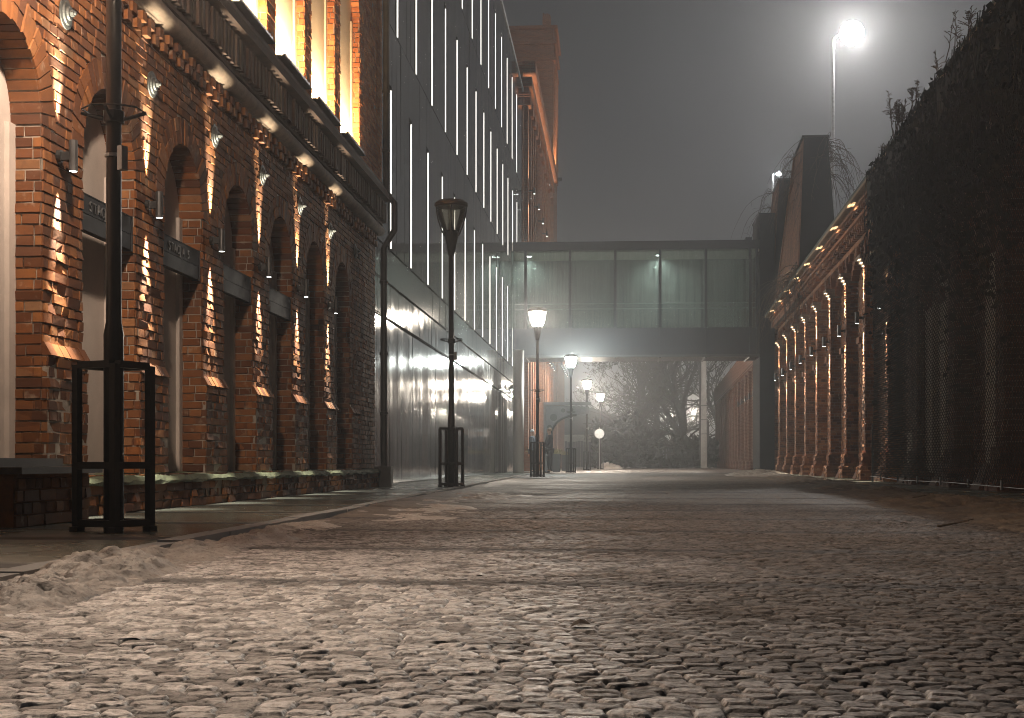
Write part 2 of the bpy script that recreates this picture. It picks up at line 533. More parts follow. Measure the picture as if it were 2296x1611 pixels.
# back of the recesses and the solid body
bk = MB(); bk.box(-3.0, -.30, 0, LEN, 0, 9.6); bk.build('rear_wall', M['mortar_dark'], bld)
for i, (uc, hw, zb, zs) in enumerate(ops):
    q = MB(); N = 14
    poly = [(uc - hw - .02, zb - .02), (uc + hw + .02, zb - .02)] + [(uc + (hw + .02) * cos(pi * k / N), zs + (hw + .02) * sin(pi * k / N)) for k in range(N + 1)]
    q.prism(poly, 0, -.30, -.235)
    pn = q.build('arch_panel', M['concrete_infill'], bld)
    fr = MB()
    fr.box(-.235, -.20, uc + hw - .10, uc + hw + .004, zb, zs)
    fr.box(-.235, -.20, uc - hw - .004, uc - hw + .06, zb, zs)
    fr.build('panel_border', M['concrete_infill'], pn)
# projecting lower piers with a sloped brick course, mossy plinth
for c in PC:
    u = U(c)
    if u < .2: continue
    b, m = MB(), MB()
    dj = .385
    lay(b, courses(u - dj, u + dj, 0, 1.155), lambda V: np.stack([V[:, 1] + .038, V[:, 0], V[:, 2]], 1), dj=.0035, rough=.003)
    for sg in (-1, 1):
        lay(b, courses(-.24, .034, .30, 1.155), lambda V, sg=sg: np.stack([V[:, 0], u + sg * dj + sg * V[:, 1], V[:, 2]], 1), dj=.004)
    m.box(-.1, .031, u - dj + .008, u + dj - .008, 0, 1.16)
    for k in range(6):                                       # sloped header course
        y0 = u - dj + k * .1283 + .004; y1 = y0 + .120
        j = random.gauss(0, .004)
        b.hexa([(-.02, y0, 1.16), (.058 + j, y0, 1.16), (.058 + j, y1, 1.16), (-.02, y1, 1.16), (-.02, y0, 1.255 + j), (.006, y0, 1.252 + j), (.006, y1, 1.252 + j), (-.02, y1, 1.255 + j)])
    bo = b.build('buttress', M['brick'], bld); m.build('buttress_mortar', M['mortar'], bo)
b, m = MB(), MB()
lay(b, courses(0, LEN, 0, .231), lambda V: np.stack([V[:, 1] + .10, V[:, 0], V[:, 2]], 1), dj=.008, rough=.006)
m.box(-.2, .085, 0, LEN, -.1, .235)
pl = b.build('plinth', M['brick'], bld); m.build('plinth_mortar', M['mortar_dark'], pl)
ms = MB()
n = 120; us = np.linspace(0, LEN, n); rows = []
for d, z in ((.13, .225), (.135, .25), (.10, .285), (-.24, .312)):
    rows.append(np.stack([d + rng.normal(0, .006, n), us, z + rng.normal(0, .006, n)], 1))
V = np.concatenate(rows); Q = [(r * n + i, r * n + i + 1, (r + 1) * n + i + 1, (r + 1) * n + i) for r in range(3) for i in range(n - 1)]
ms.addq(V, Q); ms.build('plinth_coping', M['moss'], bld)
# cornice
c = MB()
x = .02
while x < LEN - .15:
    j = random.gauss(0, .006)
    c.box(-.02, .048 + j, x, x + .105, 4.03 + random.gauss(0, .004), 4.115)
    x += .235
x = .1
while x < LEN - .1:
    c.box(-.02, .065 + random.gauss(0, .005), x, x + .105, 4.12, 4.20); x += .235
c.build('dentil_course', M['brick'], bld)
c = MB(); prof = [(-.02, 4.21), (.075, 4.215)] + [(.075 + .085 * sin(a), 4.30 - .085 * cos(a)) for a in np.linspace(0, pi, 9)] + [(-.02, 4.39)]
vs = []
n = 90
for i in range(n):
    yy = LEN * i / (n - 1)
    vs += [(p[0] + random.gauss(0, .004), yy, p[1] + random.gauss(0, .003)) for p in prof]
k = len(prof); c.addq(vs, [(i * k + j, i * k + j + 1, (i + 1) * k + j + 1, (i + 1) * k + j) for i in range(n - 1) for j in range(k - 1)])
c.build('moulding', M['moulding'], bld, smooth=True)
c = MB(); c.box(-.02, .135, 0, LEN, 4.392, 4.78)
x = .03
while x < LEN - .1:
    c.box(.136, .20 + random.gauss(0, .004), x, x + .078, 4.43 + random.gauss(0, .005), 4.74); x += .15
c.box(-.02, .27, 0, LEN, 4.785, 4.86)
c.prism([(-.02, 4.863), (.255, 4.863), (.255, 4.90), (.13, 5.10), (-.02, 5.10)], 1, 0, LEN)
c.build('cornice', M['cornice'], bld)
# upper storey
b, m = MB(), MB()
uops = [(U(c), .76, 5.12, 7.15) for c in OC if U(c) > .8]
facade(b, m, 0, LEN, 5.10, 8.9, uops, .13, .115)
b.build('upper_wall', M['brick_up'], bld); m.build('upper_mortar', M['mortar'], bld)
for uc, hw, zb, zs in uops:
    q = MB(); N = 14
    poly = [(uc - hw - .02, zb - .02), (uc + hw + .02, zb - .02)] + [(uc + (hw + .02) * cos(pi * k / N), zs + (hw + .02) * sin(pi * k / N)) for k in range(N + 1)]
    q.prism(poly, 0, -.295, -.012)
    q.prism([(uc + hw - .10, zb), (uc + hw + .003, zb), (uc + hw + .003, zs), (uc + hw - .10, zs)], 0, -.012, .012)
    w = q.build('upper_window', M['plaster'], bld)
    s = MB(); s.prism([(.0, 5.104), (.215, 5.103), (.22, 5.112), (.0, 5.124)], 1, uc - hw + .02, uc + hw - .02)
    s.build('sill', M['zinc'], w)
# anchor plates
for c in PC:
    u = U(c)
    if u < .3: continue
    a = MB()
    prof = [(0.001, 0), (.105, 0), (.115, .008), (.115, .016), (.085, .02), (.08, .032), (.055, .036), (.05, .05), (.001, .05)]
    a.lathe(prof, 22)
    a.lathe([(.001, .05), (.026, .05), (.026, .075), (.001, .075)], 6)
    a.lathe([(.001, .075), (.014, .075), (.014, .09), (.001, .09)], 8)
    a.xf(lambda v, u=u: np.stack([v[:, 2] + .002, v[:, 0] + u, v[:, 1] + 3.68], 1))
    a.build('anchor_plate', simple('cast_iron', (.045, .048, .046), .6, 0, var=.4, scale=18, bump=.2) if 'iron' not in M else M['iron'], bld)
    if 'iron' not in M: M['iron'] = bpy.data.materials['cast_iron']
# downpipe at the far corner
d = MB()
d.tube([(.20, LEN - .10, 9.0), (.20, LEN - .10, 4.95), (.34, LEN - .09, 4.75), (.34, LEN - .09, 4.3), (.16, LEN - .10, 4.0), (.16, LEN - .10, .25)], .055, 12)
for z in (8.2, 6.6, 5.6, 3.4, 2.2, 1.2): d.lathe([(.058, 0), (.072, .005), (.072, .05), (.058, .055)], 12, (.20 if z > 5 else .16, LEN - .10, z))
d.box(.02, .30, LEN - .22, LEN + .02, .0, .34)
d.build('downpipe', M['zinc'], bld)

# ---- wall sconces, one on each pier
SC = [0, 1, 2, 3, 4, 5]


def make_sconce(name, label, group, r=.032, h=.225, off=.115, w_up=60, w_dn=60, col_=(1, .88, .62), cold=(1, .93, .80), sq=.58):
    o = empty(name, (0, 0, 0), label=label, cat='wall lamp', group=group)
    b = MB(); b.lathe([(r * .8, h - .004), (r, h), (r, 0), (r * .8, .004)], 16, (off, 0, 0)); b.lathe([(r, 0), (r - .002, h * .5)], 16, (off, 0, 0))
    b.build('housing', M['graphite'], o, smooth=False)
    k = MB(); k.tube([(0, 0, h * .5), (.03, 0, h * .5)], .045, 14); k.box(.02, off - r * .7, -.02, .02, h * .5 - .03, h * .5 + .03)
    k.build('bracket', M['black'], o)
    l = MB(); l.lathe([(.001, .0), (r * .82, .0), (r * .82, .006), (.001, .006)], 14, (off, 0, .001)); l.build('lens', M['lens'], o)
    l = MB(); l.lathe([(.001, .0), (r * .8, .0), (r * .8, .006), (.001, .006)], 14, (off, 0, h - .007)); l.build('lens', M['lens'], o)
    spot('spot_up', o, (off - r * .6, 0, h + .012), (pi, RAD(-8), 0), w_up, col_, 50, 1.0).scale = (1, sq, 1)
    spot('spot_down', o, (off - r * .6, 0, -.012), (0, RAD(8), 0), w_dn, cold, 50, 1.0).scale = (1, sq, 1)
    return o


ORD = ['nearest', 'second', 'third', 'fourth', 'fifth', 'sixth']
sc0 = None
for k in SC:
    loc = (XL + .0, PC[3 + k] - .12, 2.50)
    lab = ['cylindrical up and down wall lamp left of the tall black post',
           'cylindrical up and down wall lamp just right of the tall black post, second lit pier',
           'cylindrical up and down wall lamp on the third lit brick pier',
           'cylindrical up and down wall lamp on the fourth lit brick pier',
           'cylindrical up and down wall lamp on the fifth lit brick pier',
           'cylindrical up and down wall lamp on the last lit pier before the downpipe'][k]
    if sc0 is None:
        sc0 = make_sconce('wall_lamp', lab, 'sconces on the orange brick piers', w_up=620, w_dn=760, col_=(1, .90, .68), cold=(1, .94, .80)); sc0.location = loc
    else: copy_thing(sc0, loc, None, lab)

# ---- long uplights standing on the upper sills
for i, (uc, hw, zb, zs) in enumerate(uops):
    if uc < U(11.0): continue
    kk = int(round((uc + 5.0 - 13.055) / 1.95))
    nm = ['first', 'second', 'third', 'fourth', 'last', 'sixth'][max(0, min(5, kk))]
    o = empty('window_uplight', (XL, 5.0 + uc, 5.13), label='long black uplight on the sill of the %s glowing upper window from the left' % nm, cat='uplight', group='uplights on the upper sills')
    b = MB(); b.box(.175, .208, -.66, .66, -.004, .022); b.build('housing', M['black'], o)
    l = bpy.data.lights.new('uplight', 'AREA'); l.shape = 'RECTANGLE'; l.size = 1.2; l.size_y = .03; l.energy = 130; l.color = (1, .62, .30); l.spread = RAD(150)
    lo = bpy.data.objects.new('uplight', l); COL.objects.link(lo); lo.parent = o; lo.location = (.16, 0, .04); lo.rotation_euler = (pi, RAD(-14), pi / 2 * 0); lo.rotation_euler = Matrix(((0, -1, 0), (1, 0, 0), (0, 0, 1))).to_3x3().to_4x4().to_euler()
    lo.matrix_local = Matrix.Translation((.12, 0, .012)) @ Matrix.Rotation(RAD(-10), 4, 'Y') @ Matrix.Rotation(pi, 4, 'X') @ Matrix.Rotation(pi / 2, 4, 'Z')
    e = MB(); e.box(.14, .163, -.6, .6, .0, .006); e.build('light_strip', emis('uplight_glow', (1, .7, .4), 6) if 'upg' not in M else M['upg'], o)
    if 'upg' not in M: M['upg'] = bpy.data.materials['uplight_glow']

# ---- dark name boards across the arches
def text_mesh(txt, size, mat, name, parent, mtx, ext=.004):
    cu = bpy.data.curves.new(name, 'FONT'); cu.body = txt; cu.size = size; cu.extrude = ext; cu.align_x = 'LEFT'
    to = bpy.data.objects.new(name, cu); COL.objects.link(to)
    dg = bpy.context.evaluated_depsgraph_get(); me = bpy.data.meshes.new_from_object(to.evaluated_get(dg))
    bpy.data.objects.remove(to); me.materials.clear(); me.materials.append(mat)
    o = bpy.data.objects.new(name, me); COL.objects.link(o); o.parent = parent; o.matrix_local = mtx
    return o


M['board'] = simple('dark_gloss_board', (.014, .016, .020), .7, var=.3, scale=7, bump=.04, bscale=25, bdist=.003)
M['letter'] = simple('raised_letters', (.075, .075, .075), .35, .2, var=.3, scale=20, bump=0)
for i, c in enumerate([OC[4], OC[5], OC[6], OC[7]]):
    lab = ['dark name board with raised lettering behind the tall black post', 'dark name board across the arch just right of the tall black post',
           'dark name board across the arch between third and fourth lit piers', 'dark name board across the arch between fourth and fifth lit piers'][i]
    o = empty('name_board', (XL, c, 2.18), label=lab, cat='sign board', group='name boards across the arches')
    b = MB(); b.box(-.09, -.025, -.565, .545, 0, .125); b.box(-.09, -.022, -.565, .545, .129, .27); b.box(-.095, -.018, -.57, .55, .271, .279); b.box(-.095, -.015, .546, .556, -.01, .28)
    b.box(-.23, -.09, -.5, -.45, .1, .15); b.box(-.23, -.09, .45, .5, .1, .15)
    b.build('board', M['board'], o)
    rot = Matrix(((0, 0, 1, 0), (1, 0, 0, 0), (0, 1, 0, 0), (0, 0, 0, 1)))
    if i < 2:
        for k_, ch in enumerate('STACJA 5'):
            if ch != ' ': text_mesh(ch, .115, M['letter'], 'letter', o, Matrix.Translation((-.018, -.42 + .082 * k_, .155)) @ rot)

# ---- dark cellar hatch at the left edge
o = empty('cellar_cover', (XL + .12, 9.15, 0), label='low dark metal ledge at the foot of the leftmost arch', cat='ledge')
b = MB(); b.box(-.10, .30, -.75, .62, .33, .372); b.box(-.10, -.02, -.75, .70, .373, .43); b.build('lid', M['zinc'], o)
b = MB(); lay(b, courses(-.7, .55, 0, .325), lambda V: np.stack([V[:, 1] + .24, V[:, 0], V[:, 2]], 1), dj=.006); b.box(-.05, .225, -.7, .55, 0, .328); b.build('base', M['brick'], o)

# ================================================================== glass office
XG = -4.25
off = empty('glass_office', (XG, 23.75, 0), label='modern office with matt grey glass panels, thin vertical light strips and polished steel ground floor', cat='office building')
V0 = 23.75; GL = 43.3
W = lambda y: y - V0
bx = MB(); bx.box(-14, -.09, 0.02, GL, 0, 17.9); bx.build('core', M['darkglass'], off)
up = MB()
zr = [4.46, 8.76, 13.16, 17.9]


def panel(mb, y0, y1, z0, z1, x=0.0, tl=.006, th=.03):
    a, b_ = random.gauss(0, tl), random.gauss(0, tl)
    g = .014
    y0 += g; y1 -= g; z0 += g; z1 -= g
    w = (y1 - y0) / 2; h = (z1 - z0) / 2; tlt = tl * .35 * h
    c = random.gauss(0, tl * .3 * h)
    f = lambda sy, sz: x + sy * a * w + sz * max(-.012, min(.012, c))
    mb.hexa([(x - th - .03, y0, z0), (x - th - .03, y1, z0), (x - th - .03, y1, z1), (x - th - .03, y0, z1), (f(-1, -1), y0, z0), (f(1, -1), y1, z0), (f(1, 1), y1, z1), (f(-1, 1), y0, z1)])


A_Y = [27.1 + 2.76 * k for k in range(13)]
B_Y = [27.95 + 2.7 * k for k in range(14)]
C_Y = [28.7 + 2.85 * k for k in range(13)]
SLOT = .42
for r, (ys, lz0, lz1) in enumerate(((A_Y, 4.5, 7.58), (B_Y, 8.82, 12.0), (C_Y, 13.25, 16.75))):
    z0, z1 = zr[r], zr[r + 1]
    last = 0.03
    for y in ys + [None]:
        e = GL if y is None else W(y) - SLOT
        if e - last > .05:
            nseg = max(1, round((e - last) / .62)); st = (e - last) / nseg
            for k in range(nseg): panel(up, last + k * st, last + (k + 1) * st, z0, z1, tl=.004)
        if y is not None:
            panel(up, e, e + SLOT + .05, lz1 + .02, z1, tl=.004)
            if lz0 - z0 > .06: panel(up, e, e + SLOT + .05, z0, lz0 - .02, tl=.004)
            last = W(y) + .05
up.build('cladding', M['clad'], off)
LED, LED2, SL = MB(), MB(), MB()
for ys, lz0, lz1 in ((A_Y, 4.5, 7.58), (B_Y, 8.82, 12.0), (C_Y, 13.25, 16.75)):
    for y in ys:
        w = W(y)
        if w > GL - .1: continue
        q = MB(); q.box(-.085, -.06, w - SLOT + .01, w, lz0, lz1); sl = q.build('slot_window', M['darkglass'], off)
        q = MB(); q.box(-.03, -.006, w + .022, w + .0485, lz0 + .02, lz1 - .02); q.build('light_strip', M['led'], sl)
        q = MB(); q.box(-.056, -.038, w - SLOT + .012, w - SLOT + .025, lz0 + .06, lz1 - .12); q.build('light_strip', M['led_dim'], sl)  # glowing bar stands in for the strip's reflection in the frame
# steel ground floor
lo = MB(); y = .05; k = 0
while y < GL - .4:
    w = (.98, .52)[k % 2] * random.uniform(.92, 1.08); w = min(w, GL - y)
    if not (W(53.2) < y + w / 2 < W(56.2)): panel(lo, y, y + w, .05, 3.08, .012, tl=.006)
    panel(lo, y, y + w, 3.12, 3.76, .022, tl=.006); y += w; k += 1
lo.build('steel_cladding', M['sheet'], off)
sp = MB(); y = .03
while y < GL - .3:
    w = min(1.36, GL - y); panel(sp, y, y + w, 3.80, 4.44, .006, tl=.006); y += w
sp.build('spandrel', M['spandrel'], off)
d = MB()
for y in (53.2, 54.1, 55.0, 55.9): d.box(.0, .07, W(y) - .05, W(y) + .05, .02, 2.9)
d.box(0, .07, W(53.2), W(55.9), 2.9, 3.05); do = d.build('entrance_door', M['black'], off)
g = MB(); g.box(-.02, 0, W(53.2), W(55.9), .02, 2.9); g.build('pane', M['darkglass'], do)
rf = MB(); rf.box(-14, .03, 0, GL, 17.92, 18.1); rf.build('parapet', M['dark_steel'], off)

for px, py, lab in ((1137, 868, 'left one of two small floodlights above the office entrance'), (1146, 872, 'right one of two small floodlights above the office entrance')):
    yy = XG * ray(px)[1] / ray(px)[0]; zz = HC + (HZ - py) / FPX * yy
    o = empty('floodlight', (XG + .03, yy, zz), label=lab, cat='floodlight', group='floodlights above the entrance')
    b = MB(); b.box(.0, .12, -.02, .02, -.02, .02); b.box(.10, .26, -.13, .13, -.09, .09); b.build('housing', M['black'], o)
    e = MB(); e.box(.12, .24, -.11, .11, -.105, -.092); e.build('lens', M['lens'], o)

# ================================================================== footbridge
YB = 60.0
fb = empty('footbridge', (0, YB, 0), label='glazed dark steel footbridge crossing the street between the buildings', cat='footbridge')
bX = lambda px: ray(px)[0] / ray(px)[1] * YB
XR = bX(1703)
ms_px = [1136, 1178.5, 1278, 1379.5, 1480, 1582.5, 1682]
DEP = 2.6
b = MB(); b.box(XG, XR, 0, DEP, 9.36, 9.72); b.build('roof_beam', M['dark_steel'], fb)
b = MB(); b.box(XG, XR, .03, .08, 4.93, 6.07); b.box(XG, XR, DEP - .08, DEP - .03, 4.93, 6.07); b.build('floor_beam', M['dark_steel'], fb)
b = MB(); b.box(XG, XR, 0, DEP, 4.84, 4.92)
for px in ms_px: b.box(bX(px) - .03, bX(px) + .03, 0.02, DEP - .02, 4.80, 4.838)
b.build('soffit', M['graphite'], fb)
b = MB(); b.box(XG, XR, .09, DEP - .09, 5.95, 6.02); b.build('deck', M['concrete'], fb)
b = MB()
for z_, y_ in ((7.12, .28), (6.9, .28), (7.12, DEP - .3)): b.tube([(XG + .1, y_, z_), (XR - .1, y_, z_)], .022, 8)
b.build('handrail', M['steel'], fb)
b = MB(); b.box(XG, XR, .09, DEP - .09, 9.28, 9.35); b.build('ceiling', M['plaster'], fb)
for px in ms_px + [1697]:
    q = MB(); x = bX(px); q.box(x - .055, x + .055, -.03, .09, 6.07, 9.36); q.box(x - .02, x + .02, .0, .06, 4.93, 6.075); q.build('mullion', M['dark_steel'], fb)
    q = MB(); q.box(x - .055, x + .055, DEP - .09, DEP + .03, 6.07, 9.36); q.build('mullion', M['dark_steel'], fb)
xs = [XG] + [bX(p) for p in ms_px] + [XR]
for i in range(len(xs) - 1):
    for yy in (.02, DEP - .03):
        q = MB(); tw = random.gauss(0, .006)
        q.hexa([(xs[i] + .056, yy, 6.075), (xs[i + 1] - .056, yy + tw, 6.075), (xs[i + 1] - .056, yy + tw + .012, 6.075), (xs[i] + .056, yy + .012, 6.075),
                (xs[i] + .056, yy + tw, 9.355), (xs[i + 1] - .056, yy, 9.355), (xs[i + 1] - .056, yy + .012, 9.355), (xs[i] + .056, yy + tw + .012, 9.355)])
        q.build('glass_pane', M['bridge_glass'], fb)
q = MB(); q.box(bX(1676), bX(1690), .8, 1.8, 9.725, 9.95); q.build('roof_vent', M['dark_steel'], fb)
for px, lab in ((1184, 'ceiling lamp inside the left end of the glazed footbridge'), (1477, 'ceiling lamp inside the middle of the glazed footbridge')):
    o = empty('ceiling_lamp', (bX(px), YB + .75, 9.28), label=lab, cat='ceiling lamp', group='lamps inside the footbridge')
    b = MB(); b.lathe([(.001, 0), (.11, 0), (.11, -.06), (.09, -.07)], 14); b.build('housing', M['steel'], o)
    e = MB(); e.lathe([(.001, -.075), (.095, -.075), (.095, -.062), (.001, -.062)], 14); e.build('lens', emis('bridge_lamp', (.93, 1, .95), 60) if 'bl' not in M else M['bl'], o)
    if 'bl' not in M: M['bl'] = bpy.data.materials['bridge_lamp']
    spot('lamp_light', o, (0, 0, -.10), (0, 0, 0), 700, (.92, 1, .93), 150, .8, .06)
# dark stair pillar at the right end, round column at the left end
o = empty('steel_pillar', (XR, YB + .3, 0), label='tall black steel pillar carrying the right end of the footbridge', cat='pillar')
M['matt_black'] = simple('matt_black_steel', (.012, .013, .014), .9, var=.3, scale=5, bump=.1); M['matt_black'].node_tree.nodes['Principled BSDF'].inputs['Specular IOR Level'].default_value = .15
b = MB(); b.box(.0, .62, -.35, 2.5, 0, 10.75); b.build('shaft', M['matt_black'], o); b = MB(); b.box(-.03, .65, -.38, 2.53, 10.75, 10.82); b.build('cap', M['matt_black'], o)
a, bb = ray(1162.5)
o = empty('round_column', (a * 56, bb * 56, 0), label='pale round metal column under the left end of the footbridge', cat='column')
b = MB(); b.lathe([(.001, 0), (.22, 0), (.22, 4.83), (.001, 4.83)], 28); b.build('shaft', M['pale_metal'], o, smooth=False)
for p in o.children[0].data.polygons: p.use_smooth = abs(p.normal.z) < .5

# ================================================================== far mill and tower
mill = empty('brick_mill', (-4.3, 67.5, 0), label='tall brick mill beyond the footbridge with many lit pilasters and a glowing cornice', cat='mill building')
b = MB(); b.box(-16, 0, 0, 27, 0, 19.3); b.build('wall', M['brick_far'], mill)
cols = [1.2 + 2.15 * k for k in range(12)]
for y in cols:
    q = MB(); q.box(.0, .22, y - .3, y + .3, 0, 18.2); q.box(0, .34, y - .42, y + .42, 0, .7); q.box(0, .34, y - .42, y + .42, 17.6, 18.2)
    q.build('pilaster', M['brick_far'], mill)
b = MB(); b.box(0, .45, 0, 27, 18.3, 18.75); b.box(0, .62, 0, 27, 18.95, 19.5); b.build('cornice', M['brick_far'], mill)
b = MB()
for k in range(60): b.box(0, .3, .2 + .45 * k, .4 + .45 * k, 18.0, 18.28)
b.build('dentil_course', M['brick_far'], mill)
e = MB(); e.box(.28, .34, .3, 26.7, 18.77, 18.80); e.build('light_strip', emis('cornice_glow', (1, .70, .42), 24, True), mill)
for i, y in enumerate(cols[::1]):
    if i == 0:
        m0 = make_sconce('wall_lamp', 'small wall lamp on the lit pilasters of the far brick mill', 'sconces on the far mill', r=.05, h=.3, off=.30, w_up=1600, w_dn=1800, col_=(1, .74, .46), cold=(1, .76, .5))
        m0.location = (-4.3 + .2, 67.5 + y, 6.4); mm0 = m0
    else: copy_thing(mm0, (-4.3 + .2, 67.5 + y, 6.4))
m2 = make_sconce('wall_lamp', 'small upper wall lamp on the far brick mill pilasters', 'upper sconces on the far mill', r=.05, h=.3, off=.30, w_up=1200, w_dn=1500, col_=(1, .74, .46), cold=(1, .76, .5))
m2.location = (-4.1, 67.5 + cols[0], 13.4)
for y in cols[2::2]: copy_thing(m2, (-4.1, 67.5 + y, 13.4), None, None, False)
tw = empty('brick_tower', (-4.0, 95.5, 0), label='square brick tower behind the mill with glowing string courses and a stub chimney', cat='tower')
b = MB(); b.box(-7, 0, 0, 6.0, 0, 29.5); b.build('wall', M['brick_far'], tw)
b = MB()
for z, dd in ((27.4, .14), (28.5, .2), (29.5, .28)): b.box(-7.2, dd, -dd, 6.2, z, z + .22)
b.build('string_course', M['brick_far'], tw)
b = MB(); b.box(-.75, -.2, .3, .9, 29.722, 30.5)
for k in range(4): b.box(-.74 + .13 * k, -.63 + .13 * k, .32, .88, 30.502, 30.53 + random.random() * .2)
b.build('chimney', M['brick_far'], tw)
b = MB()
for k in range(5): b.box(0, .12, .6 + k * 1.1, .9 + k * 1.1, 20, 27.3)
b.build('pilaster', M['brick_far'], tw)
o = empty('tower_uplight', (-3.6, 95.9, 19.6), label='warm uplight on the mill roof at the foot of the tower', cat='uplight')
b = MB(); b.box(-.15, .15, -.15, .15, -.2, 0); b.build('housing', M['black'], o)
spot('uplight', o, (0, 0, .12), (pi, RAD(-6), 0), 3600, (1, .6, .3), 100, .7, .1)
o2 = empty('tower_uplight', (-6.5, 94.4, 22.6), label='warm uplight under the string courses of the far tower', cat='uplight')
b = MB(); b.box(-.15, .15, -.15, .15, -.2, 0); b.build('housing', M['black'], o2); b = MB(); b.box(-.05, .05, .1, 1.1, -.15, -.05); b.build('bracket', M['black'], o2)
spot('uplight', o2, (0, 0, .12), (pi, 0, 0), 120, (1, .6, .3), 110, .7, .1)
# lower wing beyond
wg = empty('mill_wing', (-4.2, 101.8, 0), label='lower far wing of the mill with warm lit pilasters beyond the tower', cat='mill building')
b = MB(); b.box(-10, 0, 0, 15, 0, 15.6); b.box(0, .4, 0, 15, 15.0, 15.7); b.build('wall', M['brick_far'], wg)
for k in range(7):
    q = MB(); q.box(0, .25, .8 + 2.1 * k, 1.4 + 2.1 * k, 0, 14.9); q.build('pilaster', M['brick_far'], wg)
    copy_thing(mm0, (-4.0, 101.8 + 1.1 + 2.1 * k, 7.4), None, 'small wall lamp on the far lower wing of the mill', 'spot_up')

# ================================================================== right brick arcade
CR = 5.1; RZ = -math.atan(.0311)
rb = empty('brick_arcade', (CR, 0, 0), RZ, label='long old brick factory wall with lit half columns, corbelled frieze and tiled eaves', cat='factory wall')
# local: x = -d (towards the street is -x), y = u
fr_ = lambda o_: (lambda V: np.stack([-(V[:, 1] + o_), V[:, 0], V[:, 2]], 1))
UC = [30.5 + 3.33 * k for k in range(-7, 10)]
U0, U1, UF = 8.0, 62.3, 121.0
b, m = MB(), MB()
lay(b, courses(30.1, U1, 0, 6.30), fr_(0), dj=.006)
b2_ = MB(); lay(b2_, courses(16, 30.09, 0, 6.30), fr_(0), dj=.006); b2_.build('sooty_wall', M['brick_soot'], rb)  # netted stretch, its shade put into the brick colour
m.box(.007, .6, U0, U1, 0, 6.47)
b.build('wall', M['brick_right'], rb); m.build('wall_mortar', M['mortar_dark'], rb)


ZM = lambda z: z if z < 5.24 else 5.24 + (z - 5.24) * .76


def bx_(mb, d0, d1, y0, y1, z0, z1): mb.box(-d1, -d0, y0, y1, ZM(z0), ZM(z1))


def column(u, real=True):
    b, m = MB(), MB(); h = .25; D = .30
    bb_ = lambda w, d, z0, z1: None
    if real:
        lay(b, courses(u - h, u + h, .62, 5.0), fr_(D), dj=.004, rough=.003)
        for sg in (-1, 1):
            lay(b, courses(0, D - .004, .62, 5.0), lambda V, sg=sg: np.stack([-V[:, 0], u + sg * h + sg * V[:, 1], V[:, 2]], 1), dj=.004)
        bx_(m, 0, D - .013, u - h + .013, u + h - .013, 0, 5.02)
        for (w, d, z0, z1) in ((.36, .42, 0, .31), (.31, .36, .31, .62)):
            lay(b, courses(u - w, u + w, z0, z1), fr_(d), dj=.008, rough=.006)
            for sg in (-1, 1): lay(b, courses(0, d - .004, z0, z1), lambda V, sg=sg, w=w: np.stack([-V[:, 0], u + sg * w + sg * V[:, 1], V[:, 2]], 1), dj=.006)
            bx_(b, 0, d - .012, u - w + .01, u + w - .01, z0, z1 + .01)
    else:
        bx_(b, 0, D, u - h, u + h, .62, 5.0); bx_(b, 0, .42, u - .36, u + .36, 0, .31); bx_(b, 0, .36, u - .31, u + .31, .312, .618)
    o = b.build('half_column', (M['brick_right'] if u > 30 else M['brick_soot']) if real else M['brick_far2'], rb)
    if real: m.build('column_mortar', M['mortar_dark'], o)
    c = MB()
    for i, (w, d, z0, z1) in enumerate(((.28, .33, 5.0, 5.075), (.32, .38, 5.077, 5.15), (.37, .44, 5.152, 5.24))): bx_(c, 0, d, u - w, u + w, z0, z1)
    c.build('capital', M['moulding'], o)
    return o


M['brick_far2'] = brick_tex('plain_red_brick', (.10, .034, .02), (.07, .025, .015), (.22, .17, .13), .5, .3)
for u in UC:
    if u < 16: column(u, False)
    else: column(u, True)
# corbelled frieze over each bay: stepped blocks with little arches, secondary pilasters
for i, u in enumerate(UC):
    f = MB()
    for sg in (-1, 1):
        for k in range(6):
            y0 = u + sg * (.40 + .12 * k); a_, b2 = min(y0, y0 + sg * .105), max(y0, y0 + sg * .105)
            bx_(f, 0, .20 - .012 * k, a_, b2, 5.02 + .13 * k, 5.30 + .13 * k)
    for k in range(9):
        y0 = u + .55 + k * .28
        bx_(f, 0, .10, y0, y0 + .10, 5.75 + .1 * abs(((k % 4) - 1.5)) * .3, 6.05)
    bx_(f, 0, .105, u - .3, u + 3.0, 6.052, 6.20)
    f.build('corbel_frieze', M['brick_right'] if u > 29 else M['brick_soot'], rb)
    s = MB(); y0 = u + 1.45
    lay(s, courses(y0 - .17, y0 + .17, .0, 3.3), fr_(.13), dj=.006)
    bx_(s, 0, .12, y0 - .16, y0 + .16, 0, 5.2)
    bx_(s, 0, .24, y0 - .22, y0 + .22, 3.31, 3.46); bx_(s, 0, .19, y0 - .20, y0 + .20, 3.2, 3.308)
    s.hexa([(0, y0 - .3, 0), (0, y0 + .3, 0), (-.34, y0 + .3, 0), (-.34, y0 - .3, 0), (0, y0 - .22, .42), (0, y0 + .22, .42), (-.15, y0 + .22, .40), (-.15, y0 - .22, .40)])
    s.build('small_pilaster', M['brick_right'] if u > 29 else M['brick_soot'], rb)
c = MB(); y = U0
while y < U1:
    bx_(c, 0, .22, y, y + .14, 6.22, 6.36); bx_(c, 0, .30, y + .0, y + .14, 6.362, 6.48); y += .30
bx_(c, 0, .36, U0, U1, 6.50, 6.60)
y = U0
while y < U1: bx_(c, 0, .45, y + .05, y + .20, 6.61, 6.71); y += .27
bx_(c, 0, .50, U0, U1, 6.72, 6.80)
c.build('cornice', M['brick_right'], rb)
e = MB(); y = U0
